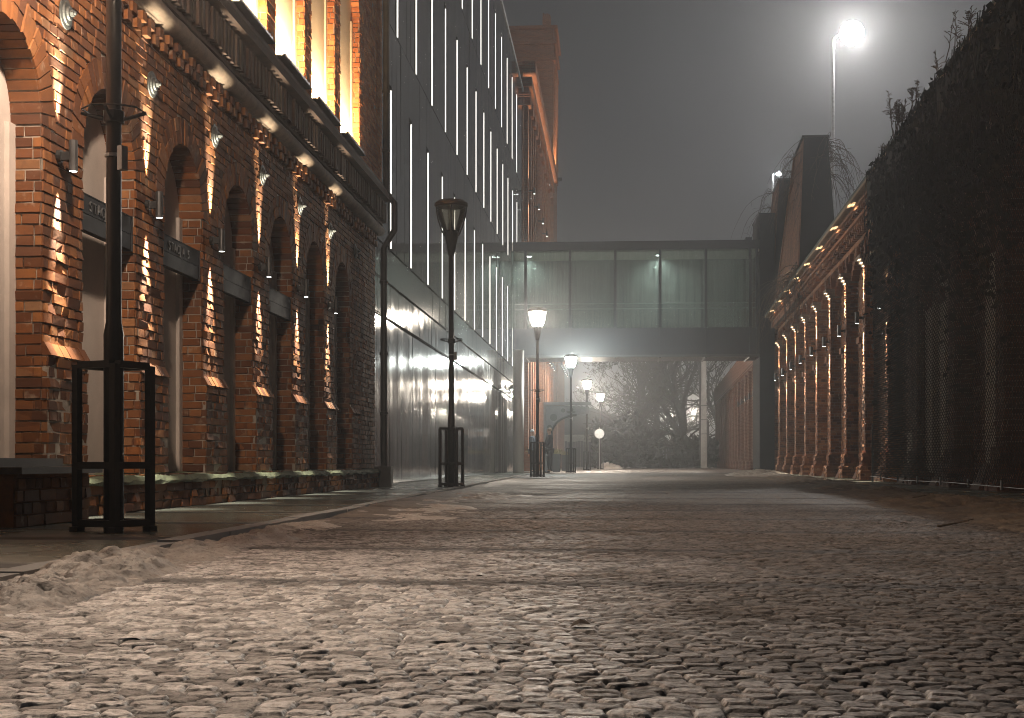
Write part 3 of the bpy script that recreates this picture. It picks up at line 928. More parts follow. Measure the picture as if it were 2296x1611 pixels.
while y < U1:
    j = random.gauss(0, .006); bx_(e, 0, .60, y, y + .165, 6.83 + j, 6.87 + j); y += .17
e.build('eaves_boards', M['timber'], rb)
e = MB(); e.hexa([(-.66, U0, 6.49), (6, U0, 8.4), (6, U1, 8.4), (-.66, U1, 6.49), (-.66, U0, 6.56), (6, U0, 8.5), (6, U1, 8.5), (-.66, U1, 6.56)]); e.build('roof', M['roofing'], rb)
e = MB(); bx_(e, .60, .66, U0, U1, 6.80, 6.90); e.build('gutter_board', M['timber'], rb)
# pale plaster left on the wall behind the net
M['old_plaster'] = simple('flaked_plaster', (.26, .23, .19), .9, var=.2, scale=5, bump=.4, bscale=30)
for px, z0, z1, wd in ((2045, .3, 1.0, .5), (2085, .25, 3.2, .9), (2118, .5, 3.6, .5), (2150, .3, 4.2, .8), (2228, .3, 3.5, .9), (2060, 5.2, 6.6, .9), (2010, 5.4, 6.3, .8)):
    u = CR * FPX / (px - 1475); poly = []
    for k in range(40):
        tt = k / 40 * 4; s_, fq = int(tt), tt % 1
        yy, zz = [(u - wd / 2 + wd * fq, z0), (u + wd / 2, z0 + (z1 - z0) * fq), (u + wd / 2 - wd * fq, z1), (u - wd / 2, z1 - (z1 - z0) * fq)][s_]
        poly.append((yy + random.gauss(0, .03), zz + random.gauss(0, .05)))
    q = MB(); q.prism(poly, 0, -.155, -.03); q.build('plaster_patch', M['old_plaster'], rb)
# far part beyond the pillar
b = MB(); b.box(0, 3, 65.5, UF, 0, 6.6); b.build('far_wall', M['brick_far2'], rb)
c = MB(); c.prism([(0, 5.35), (-.30, 5.5), (-.42, 6.45), (-.2, 6.6), (0.3, 6.6)], 1, 65.5, UF); c.build('far_cornice', M['brick_far2'], rb)
u = 67.0
while u < UF - .5:
    q = MB(); bx_(q, 0, .28, u - .28, u + .28, .5, 5.3); bx_(q, 0, .40, u - .38, u + .38, 0, .498); q.build('far_column', M['brick_far2'], rb)
    u += 3.33
# lamps on the half columns
RL = lambda u, d, z: (Matrix.Rotation(RZ, 4, 'Z') @ Vector((-d, u, z))) + Vector((CR, 0, 0))
sr = None
lit = [u for u in UC if u > 30]
RN = ['first', 'second', 'third', 'fourth', 'fifth', 'sixth', 'seventh', 'eighth', 'ninth', 'tenth']
for i, u in enumerate(lit):
    lab = 'black cylindrical wall lamp on the %s lit half column from the net' % RN[i]
    p = RL(u, .30, 3.66)
    if sr is None:
        sr = make_sconce('wall_lamp', lab, 'sconces on the right half columns', r=.05, h=.27, off=.15, sq=.36, w_up=2800, w_dn=3400, col_=(1, .86, .60), cold=(1, .88, .66))
        sr.location = p; sr.rotation_euler = (0, 0, RZ + pi)
    else: copy_thing(sr, p, RZ + pi, lab)
u = 70.3
un = None
k = 0
for u in (70.3, 73.7, 77.0, 80.3, 83.7):
    lab = 'unlit dark wall lamp on the %s column beyond the black pillar' % RN[k]; k += 1
    if un is None:
        un = empty('dark_wall_lamp', RL(u, .28, 3.66), RZ + pi, lab, 'wall lamp', 'unlit sconces beyond the pillar')
        b = MB(); b.lathe([(.001, .3), (.055, .3), (.055, 0), (.001, 0)], 12, (.16, 0, 0)); b.box(0, .16, -.03, .03, .1, .2); b.build('housing', M['black'], un)
    else: copy_thing(un, RL(u, .28, 3.66), None, lab)

# ---- two tapering brick gable piers on the roof
def slab(name, label, u0b, u1b, u0t, u1t, zt, dbase, th):
    o = empty(name, RL((u0b + u1b) / 2, 0, 6.0), RZ, label, 'gable pier', 'brick gable piers above the eaves')
    uc = (u0b + u1b) / 2
    b = MB(); z = zt - 6.0
    b.hexa([(-dbase, u0b - uc, 0), (th + .25, u0b - uc, 0), (th + .25, u1b - uc, 0), (-dbase, u1b - uc, 0), (-.0, u0t - uc, z), (th, u0t - uc, z), (th, u1t - uc, z), (-.0, u1t - uc, z)])
    b.build('body', M['brick_slab'], o)
    e = MB(); ed = lambda uu, uw, x0: None
    e.hexa([(-dbase - .05, u1b - uc - .5, 0), (-dbase, u1b - uc - .5, 0), (-dbase, u1b - uc, 0), (-dbase - .05, u1b - uc, 0), (-.05, u1t - uc - .35, z), (-.002, u1t - uc - .35, z), (-.002, u1t - uc, z), (-.05, u1t - uc, z)])
    e.build('rib', M['brick_slab'], o); e = MB(); e.hexa([(-dbase - .04, u0b - uc + .05, 0), (-dbase - .002, u0b - uc + .05, 0), (-dbase - .002, u0b - uc + 2.0, 0), (-dbase - .04, u0b - uc + 2.0, 0), (-.02 - dbase * .1, u0t - uc + .05, z * .85), (-.002 - dbase * .1, u0t - uc + .05, z * .85), (-.002 - dbase * .1, u0t - uc + .2, z * .85), (-.02 - dbase * .1, u0t - uc + .2, z * .85)])
    e.build('rib', M['brick_slab'], o)
    tf = MB(); tf.hexa([(-dbase, u0b - uc - .03, 0), (th + .25, u0b - uc - .03, 0), (th + .25, u0b - uc - .004, 0), (-dbase, u0b - uc - .004, 0), (0, u0t - uc - .03, z), (th, u0t - uc - .03, z), (th, u0t - uc - .004, z), (0, u0t - uc - .004, z)]); tf.build('tarred_face', M['tar'], o)  # added dark sheet, paints the near face as unlit
    c = MB(); c.box(-.06, th + .06, u0t - uc - .06, u1t - uc + .06, z, z + .07); c.build('coping', M['zinc'], o)
    return o


slab('gable_pier', 'nearer and taller looking tapering brick gable pier hung with bare creepers', 49.0, 60.0, 50.5, 54.0, 11.8, .35, .82)
slab('gable_pier', 'farther tapering brick gable pier half hidden behind the nearer one', 60.5, 68.0, 60.6, 63.6, 12.3, .35, .82)


def creeper(name, label, pts, n, seed):
    r = random.Random(seed); mbv = MB()
    for i in range(n):
        p = Vector(r.choice(pts)); d = Vector((r.gauss(0, .35), r.gauss(0, .35), r.uniform(.1, .7)))
        pp = [p.copy()]; L = r.uniform(.8, 3.2); st = 9
        for k in range(st):
            d.z -= .30; d.x += r.gauss(0, .12); d.y += r.gauss(0, .12); pp.append(pp[-1] + d.normalized() * L / st)
        mbv.tube(pp, [.012 * (1 - .08 * k) for k in range(st + 1)], 4, False)
        for k in range(3, st, 2):
            q = pp[k]; e2 = q + Vector((r.gauss(0, .12), r.gauss(0, .12), r.gauss(-.1, .12))); mbv.tube([q, (q + e2) / 2 + Vector((0, 0, .02)), e2], .006, 3, False)
    c = Vector(pts[0]); o = mbv.xf(lambda v: v - np.array(c)).build(name, M['dry'], None, loc=c)
    tag(o, label, 'creeper', 'bare creepers on the gable piers'); return o


creeper('creeper', 'bare twiggy creeper hanging from the right side of the nearer gable pier', [RL(u, -.85, 11.7 - .17 * k) for u in (50.5, 50.8, 51.2) for k in range(8)], 95, 1)
creeper('creeper', 'thin bare creeper on the left of the nearer gable pier top', [RL(54.0, .0, 11.8), RL(53.6, 0, 11.8), RL(54.3, .05, 11.3), RL(54.8, .1, 10.7)], 34, 2)
creeper('creeper', 'bare creeper trailing off the left side of the farther gable pier', [RL(63.6, 0, 12.3), RL(63.9, .05, 11.7), RL(64.4, .1, 11)], 40, 3)
creeper('creeper', 'matted creeper on the eaves below the nearer gable pier', [RL(u, .5, 6.75 - .1 * random.random()) for u in np.linspace(46.5, 53, 12)], 110, 4)

# ---- safety net over the near wall
net = MB(); cell = .07; D = .62
yy = np.arange(9.0, 30.25, cell); zz = np.arange(.12, 6.45, cell * .6)
cu = bpy.data.curves.new('safety_net', 'CURVE'); cu.dimensions = '3D'; cu.bevel_depth = .0055; cu.bevel_resolution = 0
for i, y in enumerate(yy):
    sp_ = cu.splines.new('POLY'); sp_.points.add(len(zz) - 1)
    k = np.arange(len(zz)); y2 = y + np.where((k % 2) == 0, 0, cell / 2 * (1 if i % 2 == 0 else 1)) + .02 * np.sin(zz * 2.1 + y)
    if True: y2 = np.where((k + i) % 2 == 0, y - cell * .48, y + cell * .48) + .03 * np.sin(zz * 1.7 + y * .6)
    x2 = -(D + .10 * vnoise(y2 * .5, zz * .5) - .05 - .1 * (zz < .6) * (.6 - zz))
    co = np.stack([x2, y2, zz, np.ones(len(zz))], 1); sp_.points.foreach_set('co', co.ravel())
M['net_black'] = simple('matt_black_wire', (.008, .008, .008), .9, var=.3, bump=0)
cu.materials.append(M['net_black'])
tmp = bpy.data.objects.new('safety_net', cu); COL.objects.link(tmp)
nme = bpy.data.meshes.new_from_object(tmp.evaluated_get(bpy.context.evaluated_depsgraph_get())); bpy.data.objects.remove(tmp)
o = bpy.data.objects.new('safety_net', nme); COL.objects.link(o); o.location = (CR, 0, 0); o.rotation_euler = (0, 0, RZ)
tag(o, 'black wire safety net hung over the dark near part of the right wall', 'safety net')
o = empty('net_cable', RL(30.25, .62, 0), RZ, 'thin steel cable with clips along the foot of the safety net', 'cable')
b = MB(); b.tube([(-.05, -21, .10), (-.05, -14, .075), (-.05, -8, .10), (-.05, -4, .08), (-.05, 0, .12)], .005, 6); b.tube([(0, 0, 0), (0, 0, 1.2)], .02, 8); b.build('wire', M['graphite'], o)
for k in range(9):
    q = MB(); q.tube([(-.06, -1.5 - 2.0 * k, .05), (-.06, -1.5 - 2 * k, .17)], .016, 6); q.build('clip', M['graphite'], o)
# dark matted creeper over the top of the near wall
r = random.Random(5); mbv = MB()
for i in range(17000):
    u = r.uniform(9, 30.4); z = 6.56 - abs(r.gauss(0, 1)) * (.6 + 1.5 * vnoise(np.array(u * .8), np.array(1.0))) ; d = r.uniform(.30, .72)
    if z < 1.2: continue
    a = r.uniform(0, 2 * pi); L = r.uniform(.05, .16); w = L * r.uniform(.3, .6)
    t1 = Vector((r.gauss(0, .5), r.gauss(0, .7), -abs(r.gauss(.6, .5)))).normalized() * L; t2 = t1.cross(Vector((r.gauss(0, 1), r.gauss(0, 1), r.gauss(0, 1)))).normalized() * w
    p = Vector((-d, u, z)); mbv.quad(p - t2 * .3, p + t1 * .5 - t2, p + t1, p + t1 * .5 + t2)
for i in range(700):
    u = r.uniform(9, 30.4); p = Vector((-r.uniform(.4, .75), u, 6.55)); pp = [p]
    for k in range(6): pp.append(pp[-1] + Vector((r.gauss(0, .05), r.gauss(0, .12), -r.uniform(.1, .5))))
    mbv.tube(pp, .008, 3, False)
# a woody mat on the eaves themselves
n = 240; us = np.linspace(9, 30.6, n); rows = []
for k, (d, z) in enumerate(((.3, 6.58), (.5, 6.55), (.62, 6.44), (.64, 6.2), (.6, 5.8))):
    rows.append(np.stack([-(d + .10 * vnoise(us * 3, us * 0 + k * 3.1)), us, z + .22 * (vnoise(us * 4 + 5, us * 0 + k * 1.7) - .5)], 1))
V = np.concatenate(rows); mbv.addq(V, [(k * n + i, k * n + i + 1, (k + 1) * n + i + 1, (k + 1) * n + i) for k in range(4) for i in range(n - 1)])
o = mbv.build('ivy', M['ivy'], None, loc=(CR, 0, 0)); o.rotation_euler = (0, 0, RZ)
tag(o, 'dark matted creeper covering the top of the netted wall', 'ivy', kind='stuff')


def weed(px, py_base, py_top, lab, kind, seed):
    r = random.Random(seed); u = (CR - .62) * FPX / (px - 1475)
    base = RL(u, .62, 6.60); h = (py_base - py_top) / FPX * u
    o = MB()
    for s_ in range(kind[0]):
        b0 = Vector((r.gauss(0, .012) * kind[0] ** .5, r.gauss(0, .03) * kind[0] ** .5, -.05)); ln = Vector((r.gauss(0, .10) - kind[2], r.gauss(0, .10), 1))
        hh = h * r.uniform(.55, 1); pp = [b0 + ln * hh * k / 8 + Vector((0, 0, 0)) + Vector((r.gauss(0, .008), r.gauss(0, .008), 0)) for k in range(9)]
        o.tube(pp, [.009 * (1 - .09 * k) for k in range(9)], 4, False)
        for k in range(kind[1]):
            tt = r.uniform(.35, 1); q = b0 + ln * hh * tt; d = Vector((r.gauss(0, 1), r.gauss(0, 1), r.uniform(.3, 1.2))).normalized() * r.uniform(.05, .22) * (1.3 - tt)
            o.tube([q, q + d * .5 + Vector((0, 0, .01)), q + d], .005, 3, False)
            for m_ in range(3):
                e_ = q + d * r.uniform(.5, 1); f_ = e_ + Vector((r.gauss(0, .010), r.gauss(0, .010), r.gauss(0, .010))); g_ = e_ + Vector((r.gauss(0, .008), r.gauss(0, .008), .014)); o.add([e_, f_, g_], [(0, 1, 2)])
    ob = o.build('weed', M['dry'], None, loc=base); tag(ob, lab, 'weed', 'weeds on the netted wall top')


weed(1992, 292, 172, 'tall branching weed nearest the lit arcade on top of the netted wall', (3, 26, .12), 1)
weed(2005, 280, 205, 'dense clump of feathery weed stems on the netted wall top', (9, 22, 0), 2)
weed(2038, 240, 172, 'paired bushy seed heads on the netted wall top', (2, 40, -.02), 3)
weed(2090, 160, 92, 'short pair of thin stems midway along the netted wall top', (3, 8, .05), 4)
weed(2108, 140, 12, 'tall bare single stem with side twigs on the netted wall top', (1, 12, -.03), 5)
weed(2128, 110, 2, 'tall kinked stem with a drooping tip on the netted wall top', (2, 10, -.05), 6)
weed(2160, 70, 3, 'thick matted stem highest on the netted wall top', (3, 14, 0), 7)
weed(1972, 330, 310, 'small grass tuft at the end of the lit eaves', (9, 4, 0), 8)

# ================================================================== street lamps
def lamp(loc, lab, rz, bulb):
    o = empty('street_lamp', loc, rz, lab, 'street lamp', 'lantern street lamps along the left pavement')
    p = MB(); p.lathe([(.001, 0), (.058, 0), (.058, 1.15), (.045, 1.22), (.043, 3.86), (.001, 3.86)], 18); po = p.build('pole', M['black'], o, smooth=False)
    for pg in po.data.polygons: pg.use_smooth = abs(pg.normal.z) < .5
    c = MB(); c.lathe([(.045, 2.38), (.06, 2.385), (.06, 2.45), (.045, 2.455)], 16)
    for k in range(4):
        a = pi / 2 * k + .5; d_ = Vector((cos(a), sin(a), 0)); s_ = Vector((-sin(a), cos(a), 0))
        c.tube([d_ * .05 + Vector((0, 0, 2.40)), d_ * .19 + Vector((0, 0, 2.44))], .011, 6)
        e1 = d_ * .19 + Vector((0, 0, 2.445)); e2 = Vector((cos(a + pi / 2), sin(a + pi / 2), 0)) * .19 + Vector((0, 0, 2.445))
    ring = [Vector((cos(a) * .18, sin(a) * .18, 2.452)) for a in np.linspace(0, 2 * pi, 9)]
    c.tube(ring, .006, 5, False); c.build('collar', M['black'], o)
    bx2 = MB(); bx2.lathe([(.045, 2.18), (.052, 2.182), (.052, 2.20), (.045, 2.202)], 14); bx2.box(.05, .085, -.025, .025, 2.10, 2.24); bx2.build('junction_box', M['steel'], o)
    g = MB(); s2, tk = .145, .021
    for sx in (-1, 1):
        for sy in (-1, 1): g.box(sx * s2 - tk, sx * s2 + tk, sy * s2 - tk, sy * s2 + tk, .03, .965)
    for z in (.05, .385, .965):
        for s_ in (-1, 1):
            g.box(-s2 + tk + .001, s2 - tk - .001, s_ * s2 - tk + .001, s_ * s2 + tk - .001, z - .02, z + .02)
            g.box(s_ * s2 - tk + .001, s_ * s2 + tk - .001, -s2 + tk + .001, s2 - tk - .001, z - .02, z + .02)
    for sx in (-1, 1):
        for sy in (-1, 1): g.box(sx * s2 - .03, sx * s2 + .03, sy * s2 - .03, sy * s2 + .03, 0, .029)
    g.build('guard_frame', M['black'], o)
    h = MB(); h.lathe([(.001, 3.82), (.05, 3.84), (.062, 3.9), (.115, 4.16), (.13, 4.22), (.10, 4.25), (.001, 4.26)], 20)
    h.lathe([(.001, 4.25), (.055, 4.255), (.05, 4.31), (.001, 4.32)], 14)
    for k in range(4):
        a = pi / 2 * k + .35
        pr = [(.115, 4.16), (.165, 4.27), (.215, 4.42), (.243, 4.56), (.25, 4.66)]
        h.tube([(r_ * cos(a), r_ * sin(a), z_) for r_, z_ in pr], .0125, 6)
    h.build('holder', M['black'], o)
    cp = MB(); cp.lathe([(.20, 4.63), (.265, 4.64), (.28, 4.66), (.28, 4.70), (.22, 4.745), (.10, 4.765), (.001, 4.77)], 26); cp.build('cap', simple('brown_metal', (.07, .045, .032), .5, .3, bump=.05) if 'brm' not in M else M['brm'], o)
    if 'brm' not in M: M['brm'] = bpy.data.materials['brown_metal']
    gl_ = MB(); gl_.lathe([(.118, 4.21), (.16, 4.31), (.203, 4.44), (.228, 4.56), (.235, 4.64)], 22); gl_.build('glass', M['lantern_glass'], o, smooth=True)
    if bulb:
        q = MB(); q.lathe([(.001, 4.28), (.115, 4.29), (.165, 4.45), (.19, 4.60), (.001, 4.61)], 18); q.build('bulb', M[bulb], o, smooth=True); pw, pc = {'lamp_first': (1350, (1, .78, .63)), 'lamp_warm': (2300 if loc[1] < 50 else 3800, (1, .88, .77)), 'lamp_cold': (2300, (.92, 1, .99))}[bulb]; point('lamp_light', o, (0, 0, 4.47), pw, pc, .09)
    else:
        q = MB(); q.lathe([(.001, 4.32), (.045, 4.32), (.055, 4.60), (.001, 4.61)], 14); q.build('bulb', M['lantern_glass'], o, smooth=True)
    return o


LP = [(255, 8.3, 'tallest nearest black street lamp post, its lantern out of the picture', 'lamp_first'), (1012, 23.6, 'unlit street lamp with a clear glass lantern in front of the office', None),
      (1205, 40, 'blazing warm street lamp just before the footbridge', 'lamp_warm'), (1280, 57.2, 'cold white street lamp right under the footbridge edge', 'lamp_cold'),
      (1316, 74, 'lit street lamp second beyond the footbridge edge', 'lamp_warm'), (1346, 88, 'farthest lit street lamp, in front of the round sign', 'lamp_warm')]
for px, tt, lab, bu in LP:
    a, b_ = ray(px); lamp((a * tt, b_ * tt, 0), lab, -.42 if tt < 20 else -.25, bu)

# ---- tall mast lamps
p = P(1868, 300, 75)
o = empty('mast_lamp', (p.x, p.y, 0), label='very tall thin mast with a huge glowing round lamp head', cat='mast lamp')
hz_ = HC + (HZ - 75) / FPX * 75; hx = P(1910, 75, 75)
b = MB(); b.tube([(0, 0, 0), (0, 0, hz_ - .3)], [.14, .07], 12); b.build('mast', M['steel'], o)
b = MB(); b.tube([(0, 0, hz_ - .3), (.3, 0, hz_ - .05), (hx.x - p.x - .5, hx.y - p.y, hz_)], .05, 8); b.build('arm', M['steel'], o)
b = MB()
for k in range(1): b.lathe([(.62 * sin(a) + .001, -.62 * cos(a)) for a in np.linspace(0, pi, 13)], 24, (hx.x - p.x, hx.y - p.y, hz_))  # head made larger than the lamp, to carry its glare
b.build('lamp_head', M['mast'], o, smooth=True); point('lamp_light', o, (hx.x - p.x, hx.y - p.y, hz_), 10000, (1, .94, .87), .4)
p = P(1732, 400, 95)
o = empty('mast_lamp', (p.x, p.y, 0), label='far lit lamp on a pole peeping over the farther gable pier', cat='mast lamp')
b = MB(); b.tube([(0, 0, 0), (0, 0, p.z + .3)], .09, 8); b.tube([(0, 0, p.z + .25), (.5, 0, p.z + .35)], .05, 6); b.build('mast', M['steel'], o)
b = MB(); b.lathe([(.2 * sin(a) + .001, -.13 * cos(a)) for a in np.linspace(0, pi, 9)], 14, (.42, 0, p.z + .28)); b.build('lamp_head', diffuser('far_mast_glow', (.95, 1, 1), 8), o, smooth=True); point('lamp_light', o, (.42, 0, p.z + .28), 700, (.95, 1, 1), .1)

# ================================================================== things further down the street
def at(px, t): a, b_ = ray(px); return Vector((a * t, b_ * t, 0))


# perforated gantry bracket
g0 = at(1224, 66); o = empty('gantry', g0, -.02, 'grey perforated steel gantry bracket beside the far mill', 'gantry')
def arch_plate():
    poly = [(0, 0), (.28, 0)] + [(.28 + 1.15 * (1 - cos(a)), 1.75 + .85 * sin(a)) for a in np.linspace(0, pi / 2, 10)] + [(2.0, 2.68), (2.0, 3.0), (0, 3.05)]
    return poly
b = MB(); b.prism(arch_plate(), 1, -.03, .03)
b.build('plate', M['plate'], o)
b = MB(); b.box(0, 2.1, -.16, .16, 3.055, 3.2); b.box(-.1, 0, -.16, .16, 0, 3.2); b.build('beam', M['plate'], o)
b = MB()
for x, z, r_ in ((.14, .55, .06), (.14, 1.05, .06), (.14, 1.5, .07), (.17, 2.05, .11), (.36, 2.5, .17), (.8, 2.82, .1), (1.2, 2.85, .08)):
    b.tube([(x, -.036, z), (x, .036, z)], r_, 14)
b.build('hole', M['black'], o)
# arched inner rim
b = MB(); pts = [(.28 + 1.15 * (1 - cos(a)), 0, 1.75 + .85 * sin(a)) for a in np.linspace(0, pi / 2, 12)]
b.tube([(.28, 0, 0)] + pts, .06, 6); b.build('rim', M['graphite'], o)

# planters
M['planter'] = simple('dark_planter', (.035, .035, .036), .6, var=.2, scale=4, bump=.1)
M['grass'] = simple('dry_grass', (.16, .14, .07), .9, var=.4, scale=5, bump=0)
for px0, px1, t_, lab in ((1239, 1257, 61.5, 'dark planter box with dry grasses behind the standing people'), (1259, 1277, 70, 'farther dark planter box with pale grasses by the cold lamp'), (1189, 1206, 59, 'dark planter box behind the guard of the blazing street lamp')):
    a = at(px0, t_); w = (px1 - px0) / FPX * t_
    o = empty('planter', (a.x + w / 2, a.y, 0), label=lab, cat='planter', group='dark planters on the pavement')
    b = MB(); b.hexa([(-w / 2 + .02, -.3, 0), (w / 2 - .02, -.3, 0), (w / 2 - .02, .3, 0), (-w / 2 + .02, .3, 0), (-w / 2, -.32, .78), (w / 2, -.32, .78), (w / 2, .32, .78), (-w / 2, .32, .78)]); b.build('box', M['planter'], o)
    g = MB(); r = random.Random(int(px0))
    for k in range(90):
        q = Vector((r.uniform(-w / 2 + .03, w / 2 - .03), r.uniform(-.28, .28), .77)); d_ = Vector((r.gauss(0, .12), r.gauss(0, .12), r.uniform(.12, .3)))
        g.add([q, q + Vector((.012, 0, 0)), q + d_ * .7 + Vector((.008, 0, 0)), q + d_ + Vector((0, 0, -.05))], [(0, 1, 2, 3)])
    g.build('grass', M['grass'], o)

# back of a round road sign
p = P(1344, 973, 84)
o = empty('road_sign', (p.x, p.y, 0), label='back of a round road sign on a thin post beyond the footbridge', cat='road sign')
b = MB(); b.tube([(0, 0, 0), (0, 0, 2.5)], .03, 8); b.build('post', M['steel'], o)
b = MB(); b.lathe([(.001, 0), (.28, 0), (.29, .01), (.28, .02), (.001, .02)], 26); b.xf(lambda v: np.stack([v[:, 0], -.05 - v[:, 2], v[:, 1] + p.z], 1)); b.build('disc', M['steel'], o)

# concrete utility pole
p = at(1578, 100)
o = empty('utility_pole', (p.x, p.y, 0), label='pale concrete utility pole before the bare trees', cat='utility pole')
b = MB(); b.hexa([(-.21, -.15, 0), (.21, -.15, 0), (.21, .15, 0), (-.21, .15, 0), (-.15, -.1, 11), (.15, -.1, 11), (.15, .1, 11), (-.15, .1, 11)]); b.build('shaft', M['concrete'], o)
b = MB()
for z in (3.4, 2.4, 4.4): b.box(-.23, .23, -.17, .17, z, z + .04)
b.box(.19, .36, -.1, .1, 1.9, 3.3); b.box(-.32, -.2, -.06, .06, .6, 7.5); b.build('conduit', M['graphite'], o)

# ---- trees
def tree(name, base, h, lab, seed, trunks=1, leafy=False, r0=.3, spread=.5, dep=5):
    r = random.Random(seed); o = empty(name, base, label=lab, cat='tree', group='bare trees at the end of the street')
    tr, cr, lf = MB(), MB(), MB()

    def grow(p, d, L, rad, lev, target):
        n_ = 4; pp = [p]; dd = d.copy()
        for k in range(n_):
            dd = (dd + Vector((r.gauss(0, .13), r.gauss(0, .13), r.gauss(.05, .06)))).normalized(); pp.append(pp[-1] + dd * L / n_)
        target.tube(pp, [rad * (1 - .11 * k) for k in range(n_ + 1)], 6 if lev < 2 else 4 if lev < 4 else 3, False)
        if lev >= dep:
            if leafy:
                for k in range(5):
                    q = pp[r.randrange(1, 5)]; a_ = Vector((r.gauss(0, .12), r.gauss(0, .12), r.gauss(-.08, .1))); b2 = a_.cross(Vector((r.gauss(0, 1), r.gauss(0, 1), r.gauss(0, 1)))).normalized() * .05
                    lf.quad(q, q + a_ * .5 + b2, q + a_, q + a_ * .5 - b2)
            return
        nb = 3 if lev < 3 else r.choice((3, 4))
        for k in range(nb):
            s_ = pp[r.choice((2, 3, 4, 4))] if k else pp[-1]
            nd = (dd + Vector((r.gauss(0, spread), r.gauss(0, spread), r.gauss(.05, .22)))).normalized()
            grow(s_, nd, L * r.uniform(.58, .82), rad * r.uniform(.45, .62), lev + 1, cr)
        if lev in (0, 1):
            for k in range(5):
                s_ = pp[r.choice((1, 2, 3))]; nd = Vector((r.gauss(0, 1), r.gauss(0, 1), r.uniform(-.1, .5))).normalized(); grow(s_, nd, L * r.uniform(.35, .6), rad * .28, max(lev + 2, dep - 2), cr)
    for k in range(trunks):
        p = Vector((r.gauss(0, .5) * (trunks > 1), r.gauss(0, .5) * (trunks > 1), -.1))
        grow(p, Vector((r.gauss(0, .12), r.gauss(0, .12), 1)).normalized(), h * r.uniform(.30, .38), r0 * r.uniform(.8, 1.1), 0, tr)
    tr.build('trunk', M['bark'], o, smooth=True); cr.build('crown', M['bark'], o)
    if leafy: lf.build('leaves', M['leaf'], o)
    return o


tree('tree', at(1402, 118), 11, 'young tree still holding leaves, left of the bare trees', 3, 1, True, .16, .6)
tree('tree', at(1424, 128), 15, 'thick dark bare trunk left of the twin trunks', 4, 1, True, .55, .5)
tree('tree', at(1473, 130), 17, 'twin trunked bare tree in the middle of the far trees', 5, 2, False, .42, .45)
tree('tree', at(1540, 126), 17, 'bare tree with forked trunks right of the lit gap', 6, 2, False, .45, .5)
tree('tree', at(1607, 134), 13, 'leaning bare tree behind the utility pole', 7, 1, False, .4, .6)
tree('tree', at(1500, 150), 20, 'tallest far bare tree rising behind the footbridge', 8, 1, False, .5, .55)
tree('tree', at(1655, 150), 15, 'far bare tree behind the brick arcade end', 9, 1, False, .4, .55)
tree('tree', at(1385, 150), 10, 'low far bare tree beside the dark shed', 10, 1, False, .25, .6)

# dark undergrowth along the end of the street
r = random.Random(9); ug = MB()
M['bush'] = simple('dark_bush', (.030, .032, .024), .95, var=.5, scale=3, bump=0)
for i in range(11000):
    px = r.uniform(1330, 1680); t_ = r.uniform(112, 126)
    top = 2.0 + 1.5 * float(vnoise(np.array(px * .03), np.array(2.0))) - (2.2 if 1482 < px < 1512 else 0) + (.8 if px < 1430 else 0)
    c = at(px, t_); z = top * r.random() ** .8
    a_ = Vector((r.gauss(0, .25), r.gauss(0, .25), r.gauss(.1, .25))); b2 = a_.cross(Vector((r.gauss(0, 1), r.gauss(0, 1), r.gauss(0, 1)))).normalized() * .09
    q = Vector((c.x, c.y, z)); ug.quad(q, q + a_ * .5 + b2, q + a_, q + a_ * .5 - b2)
o = ug.build('undergrowth', M['bush'], None); tag(o, 'dark tangled undergrowth closing the end of the street', 'undergrowth', kind='stuff')
o = empty('board_fence', at(1500, 127.5), -.03, 'dark low fence half lost in the undergrowth', 'fence')
b = MB()
x = -12
while x < 12: b.box(x, x + .22, 0, .05, 0, 2.3 + random.gauss(0, .03)); x += .24
b.box(-12, 12, .052, .12, .5, .6); b.box(-12, 12, .052, .12, 1.7, 1.8); b.build('boards', M['graphite'], o)

# dark shed left
o = empty('shed', at(1370, 142), 0, 'long low dark shed with a sloping roof behind the lamps', 'shed')
b = MB(); b.box(-9, 5, 0, 10, 0, 3.2); b.build('wall', M['concrete'], o)
b = MB(); b.prism([(-9.4, 3.2), (5.4, 3.2), (5.4, 3.6), (-2.0, 5.9), (-9.4, 6.4)], 1, -.3, 10.3); b.build('roof', M['roofing'], o)
# far lit lamps behind the trees
for px, py, t_, lab in ((1502, 935, 170, 'far lamp glowing through the gap between the bare trunks'), (1556, 925, 165, 'far lamp glowing behind the utility pole'), (1450, 925, 190, 'distant lamp hidden behind the twin trunked tree')):
    p = P(px, py, t_)
    o = empty('distant_lamp', (p.x, p.y, 0), label=lab, cat='lamp', group='distant lamps behind the trees')
    b = MB(); b.tube([(0, 0, 0), (0, 0, p.z - .2)], .08, 8); b.build('pole', M['steel'], o)
    b = MB(); b.lathe([(.001, -.25), (.18, -.2), (.26, .15), (.001, .2)], 14, (0, 0, p.z)); b.build('lamp_head', M['far_lamp'], o, smooth=True); point('lamp_light', o, (0, 0, p.z), 8000, (1, .87, .70), .15)

# overhead cable
a, b_ = P(1240, 806, 70), P(1640, 780, 105)
cb = MB(); pts = [a.lerp(b_, k / 12) - Vector((0, 0, .5 * 4 * (k / 12) * (1 - k / 12))) for k in range(13)]
cb.xf(lambda v: v); cb.tube([p - a for p in pts], .012, 5); o = cb.build('overhead_cable', M['black'], None, loc=a); tag(o, 'thin black overhead cable beyond the footbridge', 'cable')

